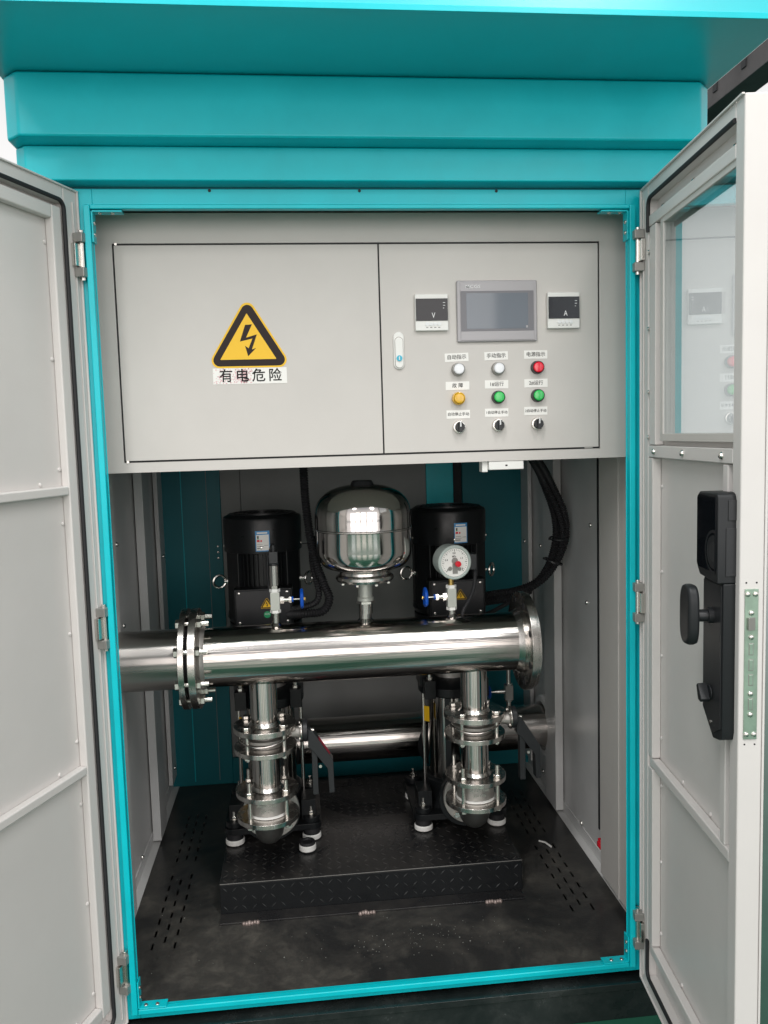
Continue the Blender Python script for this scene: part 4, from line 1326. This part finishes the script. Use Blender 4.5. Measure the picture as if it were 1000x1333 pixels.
part('setting_knob', MB().lathe([(0.010, -0.034), (0.0115, -0.042), (0.0100, -0.047), (0.0, -0.048)], (gx + 0.009, 0, gz - 0.005), 'Y', 24, cap=False), M_RED, G)
G.rotation_euler = (0, 0, 0.15)
G.scale = (0.85, 0.85, 0.85)
G.location = (0.0, 0.0, gz * 0.15)
part('contact_box', MB().box(0.058, 0.082, -0.012, 0.026, 1.082, 1.132), M_BPLAST, ga, bev=0.003)
pts = []
cable = [(0.078, 0.006, 1.084), (0.078, 0.006, 1.050), (0.072, 0.006, 1.015), (0.058, 0.004, 0.985), (0.040, 0.004, 0.955), (0.036, 0.010, 0.935)]


def smooth_path(P_, n=8):
    P_ = [Vector(p) for p in P_]
    out = []
    for i in range(len(P_) - 1):
        p0 = P_[max(i - 1, 0)]; p1_ = P_[i]; p2_ = P_[i + 1]; p3 = P_[min(i + 2, len(P_) - 1)]
        for k in range(n):
            t = k / n
            out.append(0.5 * ((2 * p1_) + (-p0 + p2_) * t + (2 * p0 - 5 * p1_ + 4 * p2_ - p3) * t * t + (-p0 + 3 * p1_ - 3 * p2_ + p3) * t ** 3))
    out.append(P_[-1])
    return out


def corrugated(P_, r_, pitch=0.006, amp=0.14, n=10):
    if r_ > 0.01: pitch = 0.0085
    path = smooth_path(P_, 24)
    # resample
    out = [path[0]]
    acc = 0
    step = pitch / 3
    for a, b in zip(path, path[1:]):
        d = (b - a).length
        while acc + d >= step:
            t = (step - acc) / d
            a = a + (b - a) * t
            out.append(a)
            d = (b - a).length
            acc = 0
        acc += d
    rr = [r_ * (1 + (amp if i % 3 == 0 else -amp if i % 3 == 1 else 0)) for i in range(len(out))]
    return MB().tube(out, rr, n)


part('conduit', corrugated(cable, 0.0058, 0.005, 0.14), M_RUBBER, ga)

# ------------------------------------------------------------------ rear suction pipe
rp = thing('suction_pipe', 'dark stainless suction pipe low behind the pumps leaving through the right wall', 'pipe', (0, 1.12, 0.290))
part('pipe', MB().lathe([(0.088, -0.375), (0.088, 0.86)], ax='X', n=64), M_STEEL, rp)
part('wall_seal_ring', MB().ring(0.100, 0.128, 0.766, 0.7985, ax='X', n=56), mat('grey_rubber_seal', (0.66, 0.66, 0.65), 0.5), rp, bev=0.010)
for x in (-0.333, 0.331):
    part('branch_pipe', MB().cyl(0.052, -0.074, 0.0, (x, 0, 0), 'Y', 32), M_STEEL, rp)
part('end_cap', MB().lathe([(0.088, -0.375), (0.080, -0.39), (0.05, -0.40), (0.0, -0.405)], ax='X', n=48, cap=False), M_STEEL, rp)

nv = thing('small_gauge_valve', 'small steel valve with blue wheel standing on the rear suction pipe', 'valve', (0.612, 1.06, 0))
part('lower_socket', MB().cyl(0.010, 0.362, 0.425, n=16).cyl(0.016, 0.425, 0.432, n=6), M_ZINC, nv)
part('valve_block', MB().box(-0.016, 0.016, -0.016, 0.016, 0.432, 0.492), M_ZGREY, nv, bev=0.002)
part('upper_rod', MB().cyl(0.009, 0.497, 0.66, n=16).cyl(0.030, -0.012, 0.012, (0, 0, 0.688), 'Y', 28, bev=0.002).cyl(0.016, 0.492, 0.500, n=6), M_ZINC, nv)
part('bonnet', MB().lathe([(0.010, -0.016), (0.008, -0.045), (0.004, -0.06), (0.003, -0.078)], (0, 0, 0.466), 'X', 12, cap=False), M_ZINC, nv)
mb = MB().tube([(-0.08, 0.022 * math.cos(t), 0.466 + 0.022 * math.sin(t)) for t in [i * PI / 12 for i in range(24)]], 0.005, 8, closed=True)
for k in range(4):
    t = k * PI / 2
    mb.tube([(-0.08, 0, 0.466), (-0.08, 0.02 * math.cos(t), 0.466 + 0.02 * math.sin(t))], 0.003, 6)
part('handwheel', mb, M_BLUE, nv)

# ------------------------------------------------------------------ cables
cl = thing('cable_conduit', 'black corrugated conduit dropping from the control box to the left motor', 'conduit', (0, 0, 0), 0, 'black corrugated conduits')
part('conduit', corrugated([(-0.184, 0.60, 1.46), (-0.182, 0.60, 1.40), (-0.178, 0.60, 1.28), (-0.160, 0.60, 1.127), (-0.128, 0.60, 1.02), (-0.112, 0.60, 0.97), (-0.135, 0.60, 0.930), (-0.19, 0.61, 0.922), (-0.24, 0.64, 0.915), (-0.26, 0.66, 0.91)], 0.0138, 0.0065), M_RUBBER, cl)
cl = thing('cable_conduit', 'second slimmer black conduit looping beside the left motor', 'conduit', (0, 0, 0), 0, 'black corrugated conduits')
part('conduit', corrugated([(-0.150, 0.625, 1.18), (-0.165, 0.625, 1.12), (-0.158, 0.62, 1.05), (-0.146, 0.615, 0.99), (-0.160, 0.62, 0.955), (-0.22, 0.64, 0.935), (-0.26, 0.66, 0.93)], 0.0105, 0.006), M_RUBBER, cl)
cb2 = thing('cable_bundle', 'thick bundle of black conduits looping from the control box to the right motor', 'cable bundle', (0, 0, 0))
main = [(0.60, 0.72, 1.47), (0.652, 0.76, 1.40), (0.700, 0.80, 1.32), (0.742, 0.80, 1.21), (0.748, 0.80, 1.115), (0.716, 0.80, 1.02), (0.650, 0.80, 0.948), (0.575, 0.80, 0.915), (0.49, 0.795, 0.905), (0.44, 0.78, 0.90)]
for dx, dy, r_ in ((0.0, 0.0, 0.0145), (-0.020, -0.006, 0.0125), (-0.006, -0.022, 0.0125), (0.004, 0.018, 0.0125)):
    P_ = []
    for i, q in enumerate(main):
        tw = i * 0.35
        a, b = dx * math.cos(tw) - dy * math.sin(tw), dx * math.sin(tw) + dy * math.cos(tw)
        P_.append((q[0] + a * 0.9, q[1] + b, q[2] + a * (0.1 + 0.09 * i)))
    part('conduit', corrugated(P_, r_, 0.0065), M_RUBBER, cb2)
for q, ax in (((0.745, 0.80, 1.115), 'Z'), ((0.722, 0.80, 1.03), 'Z')):
    part('cable_tie', MB().lathe([(0.034, -0.003), (0.036, -0.003), (0.036, 0.003), (0.034, 0.003)], (0, 0, 0), 'Z', 20, cap=False).box(-0.042, -0.034, -0.006, 0.0, -0.004, 0.004), M_BPLAST, cb2, q, (0.1, 0.35 if q[2] < 1.1 else 0, 0))
part('conduit', corrugated([(0.640, 0.82, 0.915), (0.60, 0.80, 0.905), (0.54, 0.78, 0.885), (0.47, 0.74, 0.865), (0.43, 0.72, 0.86)], 0.007, 0.006), M_RUBBER, cb2)

print('objects', len(bpy.data.objects), 'tris', sum(len(o.data.polygons) for o in bpy.data.objects if o.type == 'MESH'))
